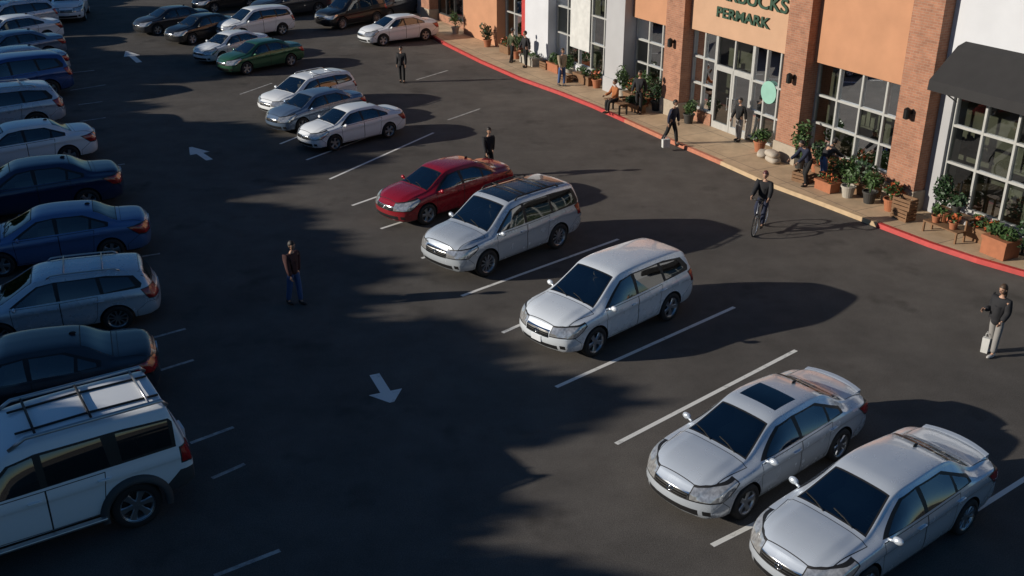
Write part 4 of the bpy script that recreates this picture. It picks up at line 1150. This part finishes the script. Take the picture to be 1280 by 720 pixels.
e, J, up_, k = person('person in bulky black jacket and pale trousers walking on the asphalt at the right edge', G(1238,443), R_(-150), 1.66, 'coat', 'greycloth', 'hair_b', shoe='shoe_w', legs=((8,3),(-7,-12)), arms=((-4,50,.06),(2,95,.05)), long=True, coatlen=.10, bulk=1.18)
def bag(pos, lb, sc=(1, 1, 1)):
    b = MB(); b.box(-.13, .13, -.07, .07, 0, .30)
    for v in b.bm.verts:
        if v.co.z > .1: v.co.x *= 1.12
    for y in (-.06, .06): b.tube([(-.08, y, .28), (-.05, y, .40), (.05, y, .40), (.08, y, .28)], .008, 5)
    o = b.build('shopping_bag', [M['poster']]); o.location = pos; o.scale = sc; o.rotation_euler = (0, 0, random.random()*3); setp(o, lb, 'bag')
bag(G(832,184,KH_), 'white shopping bag at the feet of the person in navy')
bag(G(1230,440), 'narrow white object shaped like a shopping bag on the asphalt beside the person in pale trousers', (.55, .7, 1.2))  # bag form added as a stand-in for an unidentified pale object
pf, pr_ = G(940,298), G(957,279)
dv = (pf-pr_); ab = math.atan2(dv.y, dv.x); mid = (pf+pr_)/2
e = empty('bicycle', mid, ab, 'grey bicycle ridden across the lot towards the camera', 'bicycle')
M['bike'] = simple('bike frame', (.25, .26, .28), .35, metal=.6)
for x in (-.52, .52):
    b = MB(); b.lathe([(.315, -.018), (.34, -.012), (.34, .012), (.315, .018)], 32, 'y', close=True)
    w = b.build('wheel', [M['rubber']], e, smooth=True); w.location = (x, 0, .34)
    b = MB(); b.lathe([(.295, -.012), (.316, -.012), (.316, .012), (.295, .012)], 32, 'y', close=True)
    for q in range(14):
        a = q*math.pi/7; b.tube([(0, 0, 0), (.3*math.cos(a), 0, .3*math.sin(a))], .003, 4)
    b.build('rim', [M['alloy']], w)
b = MB()
for p, q in (((-.52,0,.34),(-.07,0,.3)), ((-.07,0,.3),(-.2,0,.86)), ((-.2,0,.82),(.36,0,.84)), ((-.07,0,.3),(.38,0,.76)), ((-.52,0,.34),(-.19,0,.78)), ((.34,0,.95),(.52,0,.34))): b.tube([p, q], .018, 8)
b.build('frame', [M['bike']], e, smooth=True)
b = MB(); b.tube([(.24,-.29,1.06),(.34,-.1,1.03),(.34,.1,1.03),(.24,.29,1.06)], .014, 6); b.tube([(.34,0,.94),(.34,0,1.03)], .014, 6); b.build('handlebar', [M['lamp']], e)
b = MB(); b.ell((-.22,0,.9), (.13,.07,.035)); b.build('saddle', [M['lamp']], e, smooth=True)
b = MB(); b.tube([(-.07,.06,.3),(.09,.06,.24)], .012, 6); b.tube([(-.07,-.06,.3),(-.23,-.06,.36)], .012, 6); b.box(.04,.14,.06,.16,.225,.245); b.box(-.28,-.18,-.16,-.06,.355,.375); b.build('crank', [M['lamp']], e)
rp = Vector((-.2, 0, 0)); rp.rotate(Matrix.Rotation(ab, 3, 'Z'))
person('person in a dark jacket and dull maroon helmet riding the bicycle', mid+rp, ab, 1.68, 'coat', 'navycloth', 'hat_r', legs=((42,8),(62,-22)), arms=((36,64,.18),(36,64,.18)), lean=8, hipz=1.02, bulk=1.08)

# ------------------------------------------------------------------ trees west of the lot
def tree_meshes(seed, h):
    rd = random.Random(seed)
    t = MB(); t.tube([(0,0,0),(.05,.02,h*.18),(.0,.06,h*.4),(.1,0,h*.62)], [.22,.17,.11,.04], 10)
    f = MB()
    for i in range(22):
        a = rd.uniform(0, 6.28); z = h*rd.uniform(.16, .86); r = rd.uniform(.35, 1)*h*.29
        rr = r*(1.1-abs(z/h-.5)*1.1)
        c = (rr*math.cos(a), rr*math.sin(a), z)
        t.tube([(0, 0, h*.12+z*.2), (c[0]*.5, c[1]*.5, z*.85), c], [.05, .03, .01], 6)
        leaves(f, c, (h*.17, h*.17, h*.13), 330, .35, seed*100+i)
    return t.mesh('trunk', [M['bark']], smooth=True), f.mesh('crown', [M['leaf'], M['leaf2']])
TM = [tree_meshes(3, 8.2), tree_meshes(11, 7.4)]
EL, AZ = 18, 8
AD = Vector((-.4387, .8987, 0))
base = Vector((1.2, 13.4, 0))-Vector((math.cos(R_(AZ)), math.sin(R_(AZ)), 0))*22.5
gaps = {0: (4, 5, 8, 9, 12, 15), 1: (4, 8, 9, 11, 12, 15), 2: tuple(range(3, 18))}
for row in range(3):
    for i in range(-4, 18):
        if i in gaps[row]: continue
        rd = random.Random(i+50+row*100)
        p = base+AD*(i*4.0+rd.uniform(-.8, .8)+row*2.0)+Vector((rd.uniform(-1.2, .8)-row*3.2, 0, 0))
        e = empty('tree', p, rd.uniform(0, 6), 'round leafy tree in the rows along the far left side of the lot', 'tree', 'trees left of the lot')
        s = rd.uniform(.84, 1.14); e.scale = (s*1.05, s*1.05, s)
        tm = TM[(i+row) % 2]
        link('trunk', tm[0], e); link('crown', tm[1], e)

# ------------------------------------------------------------------ light, sky, camera
dirv = Vector((math.cos(R_(AZ))*math.cos(R_(EL)), math.sin(R_(AZ))*math.cos(R_(EL)), -math.sin(R_(EL))))
sl = bpy.data.lights.new('sun', 'SUN'); sl.energy = 5.0; sl.angle = R_(.6); sl.color = (1, .92, .80)
so = bpy.data.objects.new('sun', sl); C.objects.link(so); so.rotation_euler = dirv.to_track_quat('-Z', 'Y').to_euler(); so.location = (-30, 0, 30)
W_ = bpy.data.worlds.new('World'); SC.world = W_; W_.use_nodes = True
nt = W_.node_tree; bg = nt.nodes['Background']
sk = nt.nodes.new('ShaderNodeTexSky'); sk.sky_type = 'NISHITA'; sk.sun_disc = False
sk.sun_elevation = R_(EL); sk.sun_rotation = math.atan2(-dirv.x, -dirv.y)
sk.dust_density = .3; sk.ozone_density = 4.0
hs_ = nt.nodes.new('ShaderNodeHueSaturation'); hs_.inputs['Saturation'].default_value = 1.15
nt.links.new(sk.outputs[0], hs_.inputs['Color']); nt.links.new(hs_.outputs[0], bg.inputs[0]); bg.inputs[1].default_value = .056
cd = bpy.data.cameras.new('camera'); cd.lens = 36; cd.sensor_width = 36; cd.clip_end = 3000; cd.clip_start = .1
co = bpy.data.objects.new('camera', cd); C.objects.link(co); co.location = (0, 0, H); co.rotation_euler = (R_(90)-PIT, 0, 0)
SC.camera = co
SC.view_settings.view_transform = 'Standard'; SC.view_settings.look = 'None'; SC.view_settings.exposure = 0
